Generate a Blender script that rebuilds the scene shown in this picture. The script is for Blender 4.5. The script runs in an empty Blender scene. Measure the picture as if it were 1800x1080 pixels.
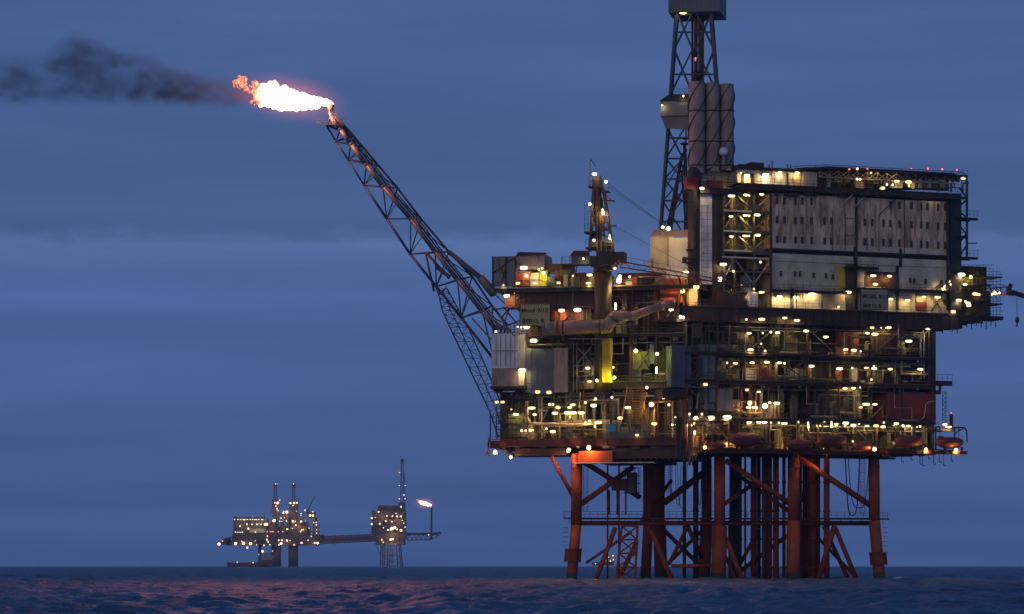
import bpy, math, random
import numpy as np
from mathutils import Vector, Matrix
random.seed(7)
C = bpy.context.scene.collection
sc = bpy.context.scene
R_ = math.radians
F_PX, CAM_Y, CAM_H, HOR = 5000.0, -500.0, 2.6, 994.0

# ------------------------------------------------------------------ helpers
class Frame:
    """a vertical reference plane family; u along the face, v into the depth"""
    def __init__(s, px0, deg, y0=0.0):
        a = R_(deg); s.a = a
        s.O = Vector(((y0 - CAM_Y) * (px0 - 900) / F_PX, y0, 0))
        s.U = Vector((math.cos(a), math.sin(a), 0)); s.V = Vector((-math.sin(a), math.cos(a), 0))
    def t(s, px, v):
        dx = (px - 900) / F_PX
        O = s.O + s.V * v
        d = Vector((dx, 1, 0)); c = Vector((0, CAM_Y, 0))
        return (O - c).dot(s.V) / d.dot(s.V)
    def P(s, px, py, v=0.0):
        t = s.t(px, v)
        return Vector((t * (px - 900) / F_PX, CAM_Y + t, CAM_H + t * (HOR - py) / F_PX))
    def u(s, px, v=0.0):
        p = s.P(px, 994, v); return (p - s.O).dot(s.U)
    def z(s, py, px, v=0.0):
        return s.P(px, py, v).z
    def W(s, u, v, z):
        p = s.O + s.U * u + s.V * v; return Vector((p.x, p.y, z))
FR = Frame(1200, 20); FL = Frame(1200, -12); FW = Frame(900, 0)
FF = Frame(900, 0, 4000.0)

OFF = {}
class MB:
    def __init__(s): s.v = []; s.f = []; s.m = []; s.cm = 0
    def face(s, idx): s.f.append(idx); s.m.append(s.cm)
    def box8(s, p):
        n = len(s.v); s.v += [tuple(q) for q in p]
        for q in ((0,3,2,1),(4,5,6,7),(0,1,5,4),(1,2,6,5),(2,3,7,6),(3,0,4,7)): s.face([n+i for i in q])
    def fb(s, F, u0, u1, v0, v1, z0, z1):
        s.box8([F.W(u0,v0,z0),F.W(u1,v0,z0),F.W(u1,v1,z0),F.W(u0,v1,z0),F.W(u0,v0,z1),F.W(u1,v0,z1),F.W(u1,v1,z1),F.W(u0,v1,z1)])
    def pb(s, F, x0, y0, x1, y1, v, d):
        c = (x0+x1)/2
        s.fb(F, F.u(x0,v), F.u(x1,v), v, v+d, F.z(y1,c,v), F.z(y0,c,v))
    def lb(s, x0,x1,y0,y1,z0,z1):
        s.box8([(x0,y0,z0),(x1,y0,z0),(x1,y1,z0),(x0,y1,z0),(x0,y0,z1),(x1,y0,z1),(x1,y1,z1),(x0,y1,z1)])
    def tube(s, p, q, r, n=8, r2=None, cap=True):
        p = Vector(p); q = Vector(q); r2 = r if r2 is None else r2
        d = q - p
        if d.length < 1e-5: return
        d.normalize()
        a = d.cross(Vector((0,0,1)))
        if a.length < 1e-3: a = Vector((1,0,0))
        a.normalize(); b = d.cross(a)
        k = len(s.v)
        for i in range(n):
            t = 2*math.pi*(i+.5)/n; o = a*math.cos(t) + b*math.sin(t)
            s.v.append(tuple(p+o*r)); s.v.append(tuple(q+o*r2))
        for i in range(n):
            j = (i+1) % n; s.face([k+2*i, k+2*i+1, k+2*j+1, k+2*j])
        if cap:
            s.face([k+2*i for i in range(n)]); s.face([k+2*i+1 for i in reversed(range(n))])
    def path(s, pts, r, n=8):
        for a, b in zip(pts, pts[1:]): s.tube(a, b, r, n)
        for a in pts[1:-1]: s.ell(a, r*1.03, r*1.03, r*1.03, 8, 5)
    def ell(s, c, rx, ry, rz, n=10, m=6, e=1.0):
        k = len(s.v); c = Vector(c)
        f = lambda x: math.copysign(abs(x)**e, x)
        s.v.append((c.x, c.y, c.z-rz))
        for j in range(1, m):
            t = -math.pi/2 + math.pi*j/m
            for i in range(n):
                p = 2*math.pi*i/n
                s.v.append((c.x+rx*f(math.cos(t))*f(math.cos(p)), c.y+ry*f(math.cos(t))*f(math.sin(p)), c.z+rz*f(math.sin(t))))
        s.v.append((c.x, c.y, c.z+rz)); top = len(s.v)-1
        for i in range(n):
            j = (i+1) % n
            s.face([k, k+1+j, k+1+i]); s.face([top, top-n+i, top-n+j])
            for q in range(m-2):
                a = k+1+q*n; s.face([a+i, a+j, a+n+j, a+n+i])
    def build(s, name, mat, parent=None, smooth=False, origin=None):
        mats = mat if isinstance(mat, (list, tuple)) else [mat]
        if parent is not None: off = OFF[parent.name]
        elif origin is not None: off = Vector(origin)
        else:
            a = np.array(s.v); off = Vector(((a[:,0].min()+a[:,0].max())/2, (a[:,1].min()+a[:,1].max())/2, a[:,2].min()))
        me = bpy.data.meshes.new(name)
        me.from_pydata([(x-off.x, y-off.y, z-off.z) for x,y,z in s.v], [], s.f)
        for m in mats: me.materials.append(m)
        if len(mats) > 1: me.polygons.foreach_set('material_index', s.m)
        if smooth: me.polygons.foreach_set('use_smooth', [True]*len(s.f))
        me.update()
        o = bpy.data.objects.new(name, me); C.objects.link(o)
        if parent is not None: o.parent = parent
        else: o.location = off
        OFF[o.name] = off
        return o
def tag(o, label=None, cat=None, group=None, kind=None):
    if label: o['label'] = label
    if cat: o['category'] = cat
    if group: o['group'] = group
    if kind: o['kind'] = kind
    return o
def thing(name, label, cat, loc, group=None):
    o = bpy.data.objects.new(name, None); C.objects.link(o); o.location = loc
    o.empty_display_size = .5
    OFF[o.name] = Vector(loc); return tag(o, label, cat, group)
def copy_tree(root, loc, rz, label, group=None):
    r = root.copy(); C.objects.link(r); r.location = loc; r.rotation_euler = (0,0,rz); OFF[r.name] = Vector(loc)
    r['label'] = label
    if group: r['group'] = group
    for ch in list(root.children):
        c = ch.copy(); C.objects.link(c); c.parent = r
        for g in list(ch.children):
            d = g.copy(); C.objects.link(d); d.parent = c
    return r

# ------------------------------------------------------------------ materials
M = {}
def mat_base(name):
    m = bpy.data.materials.new(name); m.use_nodes = True; nt = m.node_tree
    return m, nt, nt.nodes['Principled BSDF']
def paint(name, col, rust=.25, rough=.55, metal=0.0, streak=True, rc=(.10,.035,.015), scale=.5, rib=0, spec=.35):
    m, nt, b = mat_base(name); N = nt.nodes; L = nt.links
    tc = N.new('ShaderNodeTexCoord')
    mp = N.new('ShaderNodeMapping'); mp.inputs['Scale'].default_value = (scale*2.4, scale*2.4, scale*(.35 if streak else 2)) 
    L.new(tc.outputs['Object'], mp.inputs[0])
    n1 = N.new('ShaderNodeTexNoise'); n1.inputs['Scale'].default_value = 1.0; n1.inputs['Detail'].default_value = 8; n1.inputs['Roughness'].default_value = .68
    L.new(mp.outputs[0], n1.inputs[0])
    r1 = N.new('ShaderNodeValToRGB'); lo = .66 - rust*.35
    r1.color_ramp.elements[0].position = lo; r1.color_ramp.elements[1].position = lo+.16
    L.new(n1.outputs[0], r1.inputs[0])
    n2 = N.new('ShaderNodeTexNoise'); n2.inputs['Scale'].default_value = .35; n2.inputs['Detail'].default_value = 5
    L.new(tc.outputs['Object'], n2.inputs[0])
    r2 = N.new('ShaderNodeValToRGB'); r2.color_ramp.elements[0].position = .3; r2.color_ramp.elements[1].position = .7
    r2.color_ramp.elements[0].color = (col[0]*.62, col[1]*.6, col[2]*.58, 1); r2.color_ramp.elements[1].color = (*col, 1)
    L.new(n2.outputs[0], r2.inputs[0])
    mx = N.new('ShaderNodeMix'); mx.data_type = 'RGBA'
    L.new(r1.outputs[0], mx.inputs[0]); L.new(r2.outputs[0], mx.inputs[6]); mx.inputs[7].default_value = (*rc, 1)
    L.new(mx.outputs[2], b.inputs['Base Color'])
    b.inputs['Roughness'].default_value = rough; b.inputs['Metallic'].default_value = metal
    b.inputs['Specular IOR Level'].default_value = spec
    bm = N.new('ShaderNodeBump'); bm.inputs['Strength'].default_value = .35; bm.inputs['Distance'].default_value = .05
    L.new(n1.outputs[0], bm.inputs['Height']); L.new(bm.outputs[0], b.inputs['Normal'])
    M[name] = m; return m
def glow(name, col, strength, base=(.8,.8,.8)):
    m, nt, b = mat_base(name)
    b.inputs['Base Color'].default_value = (*base, 1)
    b.inputs['Emission Color'].default_value = (*col, 1); b.inputs['Emission Strength'].default_value = strength
    M[name] = m; return m

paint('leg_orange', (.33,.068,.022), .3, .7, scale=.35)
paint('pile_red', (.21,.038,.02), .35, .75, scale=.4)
paint('dark_steel', (.026,.026,.027), .3, .6)
paint('mid_steel', (.07,.068,.06), .35, .6)
paint('deck_maroon', (.075,.02,.016), .2, .6)
paint('girder', (.038,.03,.025), .45, .65)
paint('cream', (.50,.46,.36), .22, .5, scale=.9)
paint('rusty_cream', (.62,.50,.34), .64, .55, rc=(.24,.14,.08), scale=.6)
paint('white_panel', (.66,.68,.70), .18, .45, scale=.8)
paint('grey_panel', (.16,.18,.20), .22, .5)
paint('slate_blue', (.075,.10,.13), .15, .5)
paint('pink_panel', (.36,.26,.23), .35, .5)
paint('red_box', (.22,.035,.022), .15, .5)
paint('orange_red', (.50,.10,.025), .12, .5)
paint('olive', (.11,.115,.035), .3, .5)
paint('crane_olive', (.034,.034,.013), .4, .6)
paint('amber_lit_tint', (.26,.14,.04), .3, .5)  # amber lamp light put into the colour of the stairway
paint('yellow_paint_lit', (.62,.46,.02), .15, .5, scale=.4)  # yellow paint, and the lamp-lit yellow of the crane pedestal
paint('olive_board', (.42,.36,.14), .05, .6)
paint('dark_board', (.30,.27,.21), .05, .6)
paint('blue_steel', (.014,.05,.10), .1, .5)
paint('boom_steel', (.10,.105,.13), .25, .5)
paint('boom_blue', (.03,.06,.12), .2, .5)
paint('stack', (.27,.225,.20), .12, .6, scale=.25, rc=(.10,.06,.05))
paint('tan_pipe', (.30,.205,.15), .3, .5)
paint('lagging', (.30,.31,.29), .25, .35, .5)
paint('pipe_grey', (.20,.20,.18), .35, .45, .3)
paint('pipe_cream', (.42,.36,.24), .3, .5)
paint('boat_red', (.17,.045,.035), .2, .5, streak=False)
paint('tarp_blue', (.01,.16,.42), .0, .6)
paint('green_weed', (.035,.05,.03), .2, .8)
paint('rubber', (.02,.02,.02), .0, .7)
paint('rope', (.03,.035,.045), .0, .8)
paint('letter', (.02,.018,.015), .1, .7)
paint('letter_pale', (.035,.03,.025), .1, .7)
paint('glass_dark', (.045,.05,.06), .0, .3, spec=.4)
paint('dome_white', (.8,.8,.8), .0, .4)
paint('foam', (.55,.58,.6), 0, .8, streak=False)
paint('far_steel', (.07,.055,.06), .2, .7)
paint('far_orange', (.15,.095,.07), .2, .7)
paint('far_white', (.35,.35,.36), .1, .6)
paint('ship_red', (.16,.03,.025), .1, .5)
glow('lamp_warm', (1,.76,.40), 1.9)
glow('lamp_big', (1,.80,.46), 2.3)
glow('lamp_small', (1,.80,.46), 1.7)
glow('lamp_orange', (1,.58,.22), 2.0)
glow('lamp_yellow', (1,.88,.22), 3.5)
glow('lamp_dim', (1,.66,.22), .9)
glow('lamp_yellowish', (1,.66,.24), 1.7)
glow('lamp_greenish', (.92,.86,.36), 1.6)
glow('lamp_faint', (1,.62,.26), .85)
glow('lamp_red', (1,.12,.14), 1.6)
glow('lamp_pink', (1,.74,.60), 2.4)
glow('far_warm', (1,.78,.45), 2.0)
glow('far_pink', (1,.45,.26), 4.5)
glow('far_yellow', (1,.8,.35), 2.4)

# ------------------------------------------------------------------ lamps
def lens_mesh(kind):
    """lamp prototypes, built round the origin: housing mesh and lens mesh"""
    hb = MB(); lb = MB()
    if kind in ('w','b','d','o'):
        w, h = {'w':(.60,.215), 'b':(.66,.29), 'd':(.5,.27), 'o':(.55,.36)}[kind]
        lb.ell((0,0,0), w, .22, h, 12, 8, .6)
        hb.box8([(-w,-.10,h*.6),(w,-.10,h*.6),(w,.32,h*.4),(-w,.32,h*.4),(-w*.8,-.05,h*1.35),(w*.8,-.05,h*1.35),(w*.8,.3,h*1.35),(-w*.8,.3,h*1.35)])
        hb.lb(-.05,.05,.2,.8,h*.9,h*1.2); hb.lb(-w,w,.24,.3,-h*.5,h*.4)
    elif kind == 't':
        lb.ell((0,0,0), .17, .17, .62, 10, 8, .7)
        hb.lb(-.07,.07,.14,.30,-.75,.75); hb.lb(-.06,.06,.2,.8,-.06,.06)
    else:
        r = {'s':.22, 'y':.34, 'O':.42, 'p':.28, 'r':.2, 'x':.55}[kind]
        lb.ell((0,0,0), r, r*.8, r, 12, 8)
        hb.tube((0,.1,0),(0,.4,0), r*.85, 10); hb.lb(-.05,.05,.3,.8,-.05,.05)
        hb.lb(-r,r,-.1,.3,r*.9,r*1.1)
    return hb, lb
MK = {'w':'lamp_warm','b':'lamp_big','d':'lamp_dim','o':'lamp_orange','t':'lamp_big','s':'lamp_small','y':'lamp_yellow','O':'lamp_orange','p':'lamp_pink','r':'lamp_red','x':'lamp_pink'}
PRO = {}
PW = {'w':(160,(1,.68,.22)),'b':(320,(1,.70,.30)),'s':(55,(1,.70,.30)),'t':(300,(1,.72,.26)),'y':(280,(1,.85,.10)),'O':(650,(1,.42,.10)),'o':(420,(1,.42,.10)),'p':(90,(1,.62,.42)),'x':(700,(1,.50,.24)),'d':(35,(1,.62,.2))}
PL = {}
for k in PW:
    PL[k] = bpy.data.lights.new('lamp_light','POINT' if k in 'xyO' else 'SPOT')
    if k not in 'xyO': PL[k].spot_size = R_(165); PL[k].spot_blend = .6
    PL[k].energy = PW[k][0]; PL[k].color = PW[k][1]; PL[k].shadow_soft_size = .18
for k in MK:
    hb, lb = lens_mesh(k)
    for n, mb, mm in (('h',hb,M['dark_steel']),('l',lb,M[MK[k]])):
        me = bpy.data.meshes.new('lamp_'+n); me.from_pydata(mb.v, [], mb.f); me.materials.append(mm)
        if n == 'l': me.polygons.foreach_set('use_smooth', [True]*len(mb.f))
        PRO[k+n] = me
    if k in 'wsb':
        for j, mm in enumerate(('lamp_yellowish','lamp_greenish','lamp_faint')):
            m2 = PRO[k+'l'].copy(); m2.materials.clear(); m2.materials.append(M[mm]); PRO[k+'l%d'%j] = m2
def lamps(parent, F, items, v=.15):
    off = OFF[parent.name]
    for it in items:
        px, py, k = it[:3]; vv = it[3] if len(it) > 3 else v
        p = F.P(px, py, vv)
        nm = {'r':'warning_lamp','s':'bulkhead_lamp','p':'bulkhead_lamp','t':'tube_lamp'}.get(k, 'floodlight')
        h = bpy.data.objects.new(nm, PRO[k+'h']); C.objects.link(h); h.parent = parent
        h.location = p - off; h.rotation_euler = (0, 0, F.a + random.uniform(-.25,.25))
        if k == 't' and len(it) > 4: h.rotation_euler = (0, it[4], 0)
        s = random.uniform(.72, 1.1); h.scale = (s*random.uniform(.9,1.1), s, s)
        l = bpy.data.objects.new('lamp_lens', PRO[k+'l'+(random.choice(('','','0','0','1','2')) if k in 'wsb' else '')]); C.objects.link(l); l.parent = h
        if k in PW:
            q = bpy.data.objects.new('lamp_light', PL[k]); C.objects.link(q)
            q.location = p + Vector((0, -.3, -.4)) - F.V*.2
            q.rotation_euler = (F.V + Vector((0,0,-.45))).to_track_quat('-Z','Y').to_euler()

# ------------------------------------------------------------------ generic steelwork
def rail(mb, F, x0, x1, py, v, hgt=1.1, step=1.6, depth=None, r=.035):
    """hand rail along the deck edge; py = deck level at the middle"""
    c = (x0+x1)/2; z = F.z(py, c, v); u0 = F.u(x0, v); u1 = F.u(x1, v)
    n = max(1, int(round((u1-u0)/step)))
    for i in range(n+1):
        u = u0 + (u1-u0)*i/n
        mb.tube(F.W(u,v,z), F.W(u,v,z+hgt), r, 4)
    for k in (.5, 1.0): mb.tube(F.W(u0,v,z+hgt*k), F.W(u1,v,z+hgt*k), r, 4)
    mb.fb(F, u0, u1, v-.01, v+.02, z, z+.14)
def girder(mb, F, x0, y0, x1, y1, v, d, stiff=2.2):
    """plate girder with flanges, stiffeners and joists behind"""
    c = (x0+x1)/2; z0 = F.z(y1,c,v); z1 = F.z(y0,c,v); u0 = F.u(x0,v); u1 = F.u(x1,v)
    h = z1-z0; f = min(.12, h*.2)
    mb.fb(F,u0,u1,v,v+d,z1-f,z1)
    mb.fb(F,u0,u1,v,v+.5,z0,z0+f)
    mb.fb(F,u0,u1,v+.2,v+.26,z0+f,z1-f)
    n = int((u1-u0)/stiff)
    for i in range(n+1):
        u = u0+(u1-u0)*i/max(n,1); mb.fb(F,u-.03,u+.03,v+.03,v+.2,z0+f,z1-f)
    k = int(d/3)
    for i in range(1,k+1): mb.fb(F,u0+.1,u1-.1,v+i*3-.12,v+i*3+.12,z0+.1,z1-f)
def vessel(F, px, py, v, length, r, horiz, mat, parent):
    mb = MB(); p = F.P(px, py, v)
    if horiz:
        d = F.U*(length/2); mb.tube(p-d, p+d, r, 16)
        for e in (-1,1):
            mb.tube(p+d*e, p+d*e+F.U*(e*r*.3), r, 16, r*.8); mb.tube(p+d*e+F.U*(e*r*.3), p+d*e+F.U*(e*r*.5), r*.8, 16, r*.35)
        for e in (-.6,0,.6): mb.tube(p+d*e-F.U*.05, p+d*e+F.U*.05, r*1.05, 16)
        for e in (-.5,.5): mb.tube(p+d*e-Vector((0,0,r*1.5)), p+d*e, r*.25, 6)
    else:
        d = Vector((0,0,length/2)); mb.tube(p-d, p+d, r, 16)
        for e in (-1,1): mb.tube(p+d*e, p+d*e+Vector((0,0,e*r*.35)), r, 16, r*.6)
        for e in (-.5,.3): mb.tube(p+d*e, p+d*e+Vector((0,0,.1)), r*1.06, 16)
    return mb.build('vessel', mat, parent, True)
def stairs(mb, F, x0, y0, x1, y1, v, w=.9):
    a = F.P(x0,y0,v); b = F.P(x1,y1,v); d = F.V*w
    for o in (Vector((0,0,0)), d):
        mb.tube(a+o, b+o, .09, 4); mb.tube(a+o+Vector((0,0,1)), b+o+Vector((0,0,1)), .035, 4)
        for i in range(5):
            q = a.lerp(b, i/4)+o; mb.tube(q, q+Vector((0,0,1)), .03, 4)
    n = max(4, int(abs(a.z-b.z)/.28))
    for i in range(n+1):
        q = a.lerp(b, i/n); mb.tube(q, q+d, .07, 4)

PIPEM = ['pipe_grey','pipe_cream','mid_steel','dark_steel','lagging','olive','deck_maroon','girder']
BOXM = ['mid_steel','grey_panel','slate_blue','deck_maroon','girder','olive','dark_steel','red_box','cream']
def module(th, F, x0, x1, y0, y1, rnd, v=0.0, deckh=6, depth=24, back=6, cols=8, npipe=12, nves=3, nbox=8, nbrace=3, railing=True, wallm='dark_steel', pm=None, bmx=None, nval=10, deck='girder'):
    """one storey of the topsides between py y0 (under side of the deck above) and y1 (its own floor)"""
    pm = pm or PIPEM; bmx = bmx or BOXM
    W = x1-x0; H = y1-y0; npipe = int(npipe*1.6); nbrace += 2; nval = int(nval*1.4)
    g = MB(); girder(g, F, x0, y1, x1, y1+deckh, v, depth); g.build('deck_girder', M[deck], th)
    # broken back wall
    x = x0
    while x < x1:
        w = rnd.uniform(28, 80); e = min(x1, x+w); b = back+rnd.uniform(-2,2.5); segs = MB()
        segs.fb(F, F.u(x,v+b)-.6, F.u(e,v+b)+(.8 if F is FL or e < x1 else -.4), v+b, v+b+.3, F.z(y1,(x0+x1)/2,v)+.002*b, F.z(y0,(x0+x1)/2,v)+.25+.01*b); x = e
        segs.build('bulkhead', M[wallm if rnd.random()<.7 else 'girder'], th)
    zt = F.z(y0,(x0+x1)/2,v); zb = F.z(y1,(x0+x1)/2,v)
    cx = [x0+4+(W-8)*i/(cols-1)+rnd.uniform(-6,6)*(0<i<cols-1) for i in range(cols)]
    for c in cx:
        mb = MB(); u = F.u(c,v); r = rnd.choice((.14,.2,.27))
        if rnd.random() < .5: mb.tube(F.W(u,v+.7,zb), F.W(u,v+.7,zt), r, 8)
        else:
            mb.fb(F,u-r,u+r,v+.5,v+.56,zb,zt); mb.fb(F,u-r,u+r,v+.84,v+.9,zb,zt); mb.fb(F,u-.03,u+.03,v+.56,v+.84,zb,zt)
        mb.build('column', M[rnd.choice(['girder','mid_steel','deck_maroon','dark_steel'])], th)
    for i in range(nbrace):
        k = rnd.randrange(cols-1); mb = MB(); a, b = cx[k], cx[k+1]
        if rnd.random()<.5: a, b = b, a
        mb.tube(F.W(F.u(a,v),v+1,zb+.2), F.W(F.u(b,v),v+1,zt-.2), .12, 6); mb.build('brace', M['mid_steel'], th)
    for i in range(nbox):
        w = rnd.uniform(6, 24); h = rnd.uniform(.3,.75)*H; xx = rnd.uniform(x0+3, x1-w-3); vv = rnd.uniform(1.6, 4.2)
        mb = MB(); u0 = F.u(xx,v+vv); u1 = F.u(xx+w,v+vv); z1 = zb+(zt-zb)*h/H; dd = rnd.uniform(.8,1.6)
        base = v+vv
        mb.fb(F,u0,u1,base,base+dd,zb+.12,z1)
        n = int((u1-u0)/.45)
        for j in range(n+1):
            uu = u0+(u1-u0)*j/max(1,n); mb.fb(F,uu-.025,uu+.025,base-.04,base,zb+.15,z1-.05)
        mb.fb(F,u0-.06,u1+.06,base-.07,base+dd+.05,z1,z1+.09)
        mb.fb(F,u0,u1,base,base+dd,zb,zb+.12)
        mb.build('equipment_cabinet', M[rnd.choice(bmx)], th)
    for i in range(nves):
        hz = rnd.random()<.6
        r = rnd.uniform(.4,.85); L = rnd.uniform(2.5,6) if hz else min((zt-zb)*.8, 5)
        px = rnd.uniform(x0+25, x1-25); vv = v+rnd.uniform(2.2,4)
        c = (x0+x1)/2
        py = y1 - (F_PX/500)*(r*1.6 if hz else L/2+.3)
        vessel(F, px, py, vv, L, r, hz, M[rnd.choice(['lagging','pipe_cream','mid_steel','olive','pipe_grey'])], th)
    for i in range(npipe):
        mb = MB(); r = rnd.choice((.06,.08,.1,.13,.18,.24)); vv = v+rnd.uniform(.9,2.6)
        xx = rnd.uniform(x0+4, x1-20); L = rnd.uniform(15, W*.35); xe = min(x1-3, xx+L)
        z = zb+(zt-zb)*rnd.choice((rnd.uniform(.08,.3), rnd.uniform(.72,.95), rnd.uniform(.3,.9)))
        pts = [F.W(F.u(xx,v),vv,z), F.W(F.u(xe,v),vv,z)]
        if rnd.random()<.7:
            zz = rnd.choice((zb+.05, zt-.05, z+rnd.uniform(-1.2,1.2))); zz = min(max(zz, zb+.05), zt-.05); pts.append(F.W(F.u(xe,v),vv,zz))
            if zb+.3 < zz < zt-.3: pts.append(F.W(F.u(min(x1-3, xe+rnd.uniform(5,30)),v),vv,zz))
        if rnd.random()<.6: pts.insert(0, F.W(F.u(xx,v),vv,rnd.choice((zb+.05,zt-.05))))
        mb.path(pts, r, 8)
        if rnd.random()<.6:
            q = pts[0].lerp(pts[1],.5); d = (pts[1]-pts[0]).normalized()
            mb.tube(q-d*.12, q+d*.12, r*1.7, 8)
            mb.tube(q, q-F.V*.0+Vector((0,0,.45)), .03, 4); mb.tube(q+Vector((0,0,.45))-F.U*.18, q+Vector((0,0,.45))+F.U*.18, .04, 4)
        mb.build('pipe_run', M[rnd.choice(pm)], th, False)
    # fine vertical pipes and valves as one bundle each
    for i in range(nval):
        mb = MB(); px = rnd.uniform(x0+4, x1-14); n = rnd.randint(2,6); vv = v+rnd.uniform(.8,3.5); r = rnd.choice((.03,.04,.06))
        h0 = rnd.uniform(0,.3); h1 = rnd.uniform(.5,1)
        for j in range(n):
            u = F.u(px,v)+j*r*4.5; za = zb+(zt-zb)*h0; zc = zb+(zt-zb)*(h1-rnd.uniform(0,.12))
            mb.tube(F.W(u,vv,za), F.W(u,vv,zc), r, 5); mb.tube(F.W(u,vv,zc), F.W(u+rnd.uniform(-.5,.8),vv,zc), r, 5)
        mb.build('pipe_bundle', M[rnd.choice(['pipe_cream','pipe_grey','mid_steel','pipe_cream'])], th)
    tr = MB(); z = zt-(zt-zb)*.12
    for kk in (0,.25): tr.fb(F,F.u(x0+2,v),F.u(x1-2,v),v+1.2+kk*2,v+1.26+kk*2,z,z+.12)
    n = int(W/8)
    for i in range(n): u = F.u(x0+4+i*8,v); tr.fb(F,u,u+.08,v+1.26,v+1.7,z+.02,z+.06); 
    for i in range(n//3): u = F.u(x0+4+i*24,v); tr.tube(F.W(u+.04,v+1.45,z+.05),F.W(u+.04,v+1.45,zt),.025,4)
    tr.build('cable_tray', M['pipe_grey'], th)
    for i in range(int(W/17)):
        mb = MB(); x = rnd.uniform(x0+2, x1-16); w_ = rnd.uniform(2,15); vv = v+rnd.uniform(.05,1.6)
        if rnd.random()<.6: mb.pb(F, x, y1+deckh-.5, x+w_, y1+deckh+rnd.uniform(1.5,7), vv+.1, .6)
        else: mb.pb(F, x, y1-rnd.uniform(2,12), x+w_*.6, y1+.2, vv+.35, .5)
        mb.build('deck_fitting', M[rnd.choice(['girder','dark_steel','mid_steel','pipe_grey','olive'])], th)
    for i in range(int(W/60)):
        mb = MB(); x = rnd.uniform(x0+4, x1-16); w_ = rnd.uniform(4,14); n = rnd.randint(3,7); vv = v+rnd.uniform(.25,.6)
        for j in range(n):
            yy = y0+H*(.1+.8*j/n); mb.tube(F.P(x,yy,vv), F.P(x+w_,yy,vv), .035, 4)
        for xx in (x, x+w_): mb.tube(F.P(xx,y0+1,vv), F.P(xx,y1-.5,vv), .05, 5)
        mb.build('ladder_frame', M[rnd.choice(['mid_steel','girder','pipe_grey','olive'])], th)
    for i in range(int(W/45)):
        mb = MB(); x = rnd.uniform(x0+4, x1-20); vv = v+rnd.uniform(.2,.7); ya = y1-rnd.uniform(2,H*.9); xe = x+rnd.uniform(8,40); xe = min(xe, x1-2); r = rnd.choice((.05,.07,.1))
        mb.path([F.P(x,y0-1,vv),F.P(x,ya,vv),F.P(xe,ya,vv),F.P(xe,y1,vv)], r, 6); mb.build('pipe_run', M[rnd.choice(pm)], th)
    if railing:
        mb = MB(); rail(mb, F, x0, x1, y1, v+.03, 1.1, 1.5); mb.build('railing', M[rnd.choice(['olive','mid_steel'])], th)
def part(th, name, mat, F, x0, y0, x1, y1, v, d, ribs=0, roof=False, label=None, rim=False):
    """a panelled box with pressed ribs (world metres apart) and a rim"""
    mb = MB(); mb.pb(F,x0,y0,x1,y1,v,d)
    c = (x0+x1)/2; u0=F.u(x0,v); u1=F.u(x1,v); z0=F.z(y1,c,v); z1=F.z(y0,c,v)
    if ribs:
        n = max(1,int((u1-u0)/ribs))
        for i in range(n+1):
            u = u0+(u1-u0-.05)*i/n; mb.fb(F,u,u+.05,v-.045,v,z0+.03,z1-.03)
        n = max(1,int(d/ribs/1.5))
        for i in range(1,n): w=v+d*i/n; mb.fb(F,u0-.045,u0,w,w+.05,z0+.03,z1-.03)
    if rim:
        mb.fb(F,u0-.06,u1+.06,v-.09,v+d+.05,z1,z1+.14); mb.fb(F,u0-.06,u1+.06,v-.09,v+.02,z0-.14,z0)
    if roof:
        mb.fb(F,u0-.2,u1+.2,v-.25,v+d+.2,z1+.002,z1+.16)
    o = mb.build(name, M[mat] if isinstance(mat,str) else mat, th)
    if label: o['label'] = label
    return o

# ------------------------------------------------------------------ camera, world, light
cam = bpy.data.cameras.new('camera'); co = bpy.data.objects.new('camera', cam); C.objects.link(co)
co.location = (0, CAM_Y, CAM_H); co.rotation_euler = (R_(90), 0, 0)
cam.sensor_width = 36; cam.lens = 36*F_PX/1800; cam.shift_y = (HOR-540)/1800; cam.clip_start = 1; cam.clip_end = 80000
sc.camera = co
sc.view_settings.view_transform = 'Standard'; sc.view_settings.look = 'None'; sc.view_settings.exposure = 0; sc.view_settings.gamma = 1
sc.cycles.use_denoising = True
try: sc.cycles.denoiser = 'OPENIMAGEDENOISE'
except Exception: pass
sc.cycles.use_light_tree = True; sc.cycles.max_bounces = 6; sc.cycles.diffuse_bounces = 3; sc.cycles.glossy_bounces = 3
sc.cycles.volume_bounces = 0; sc.cycles.volume_max_steps = 256
sc.cycles.sample_clamp_indirect = 4.0; sc.cycles.caustics_reflective = False; sc.cycles.caustics_refractive = False

w = bpy.data.worlds.new('World'); sc.world = w; w.use_nodes = True
nt = w.node_tree; N = nt.nodes; L = nt.links; bg = N['Background']
def mth(op, a, b=None, c=None, nt_=None):
    n = (nt_ or nt).nodes.new('ShaderNodeMath'); n.operation = op
    for i, x in enumerate((a, b, c)):
        if x is None: continue
        if isinstance(x, (int, float)): n.inputs[i].default_value = x
        else: (nt_ or nt).links.new(x, n.inputs[i])
    return n.outputs[0]
sky = N.new('ShaderNodeTexSky'); sky.sky_type = 'NISHITA'; sky.sun_disc = False
sky.sun_elevation = R_(2.0); sky.sun_rotation = R_(200); sky.altitude = 0; sky.air_density = 1; sky.dust_density = 1.5; sky.ozone_density = 4
tc = N.new('ShaderNodeTexCoord'); sp = N.new('ShaderNodeSeparateXYZ'); L.new(tc.outputs['Generated'], sp.inputs[0])
mp = N.new('ShaderNodeMapping'); mp.inputs['Scale'].default_value = (5, 5, 75); mp.inputs['Location'].default_value = (1.3, 0.4, 2.2)
L.new(tc.outputs['Generated'], mp.inputs[0])
cn = N.new('ShaderNodeTexNoise'); cn.inputs['Scale'].default_value = 1.0; cn.inputs['Detail'].default_value = 8; cn.inputs['Roughness'].default_value = .5
L.new(mp.outputs[0], cn.inputs[0])
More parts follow.
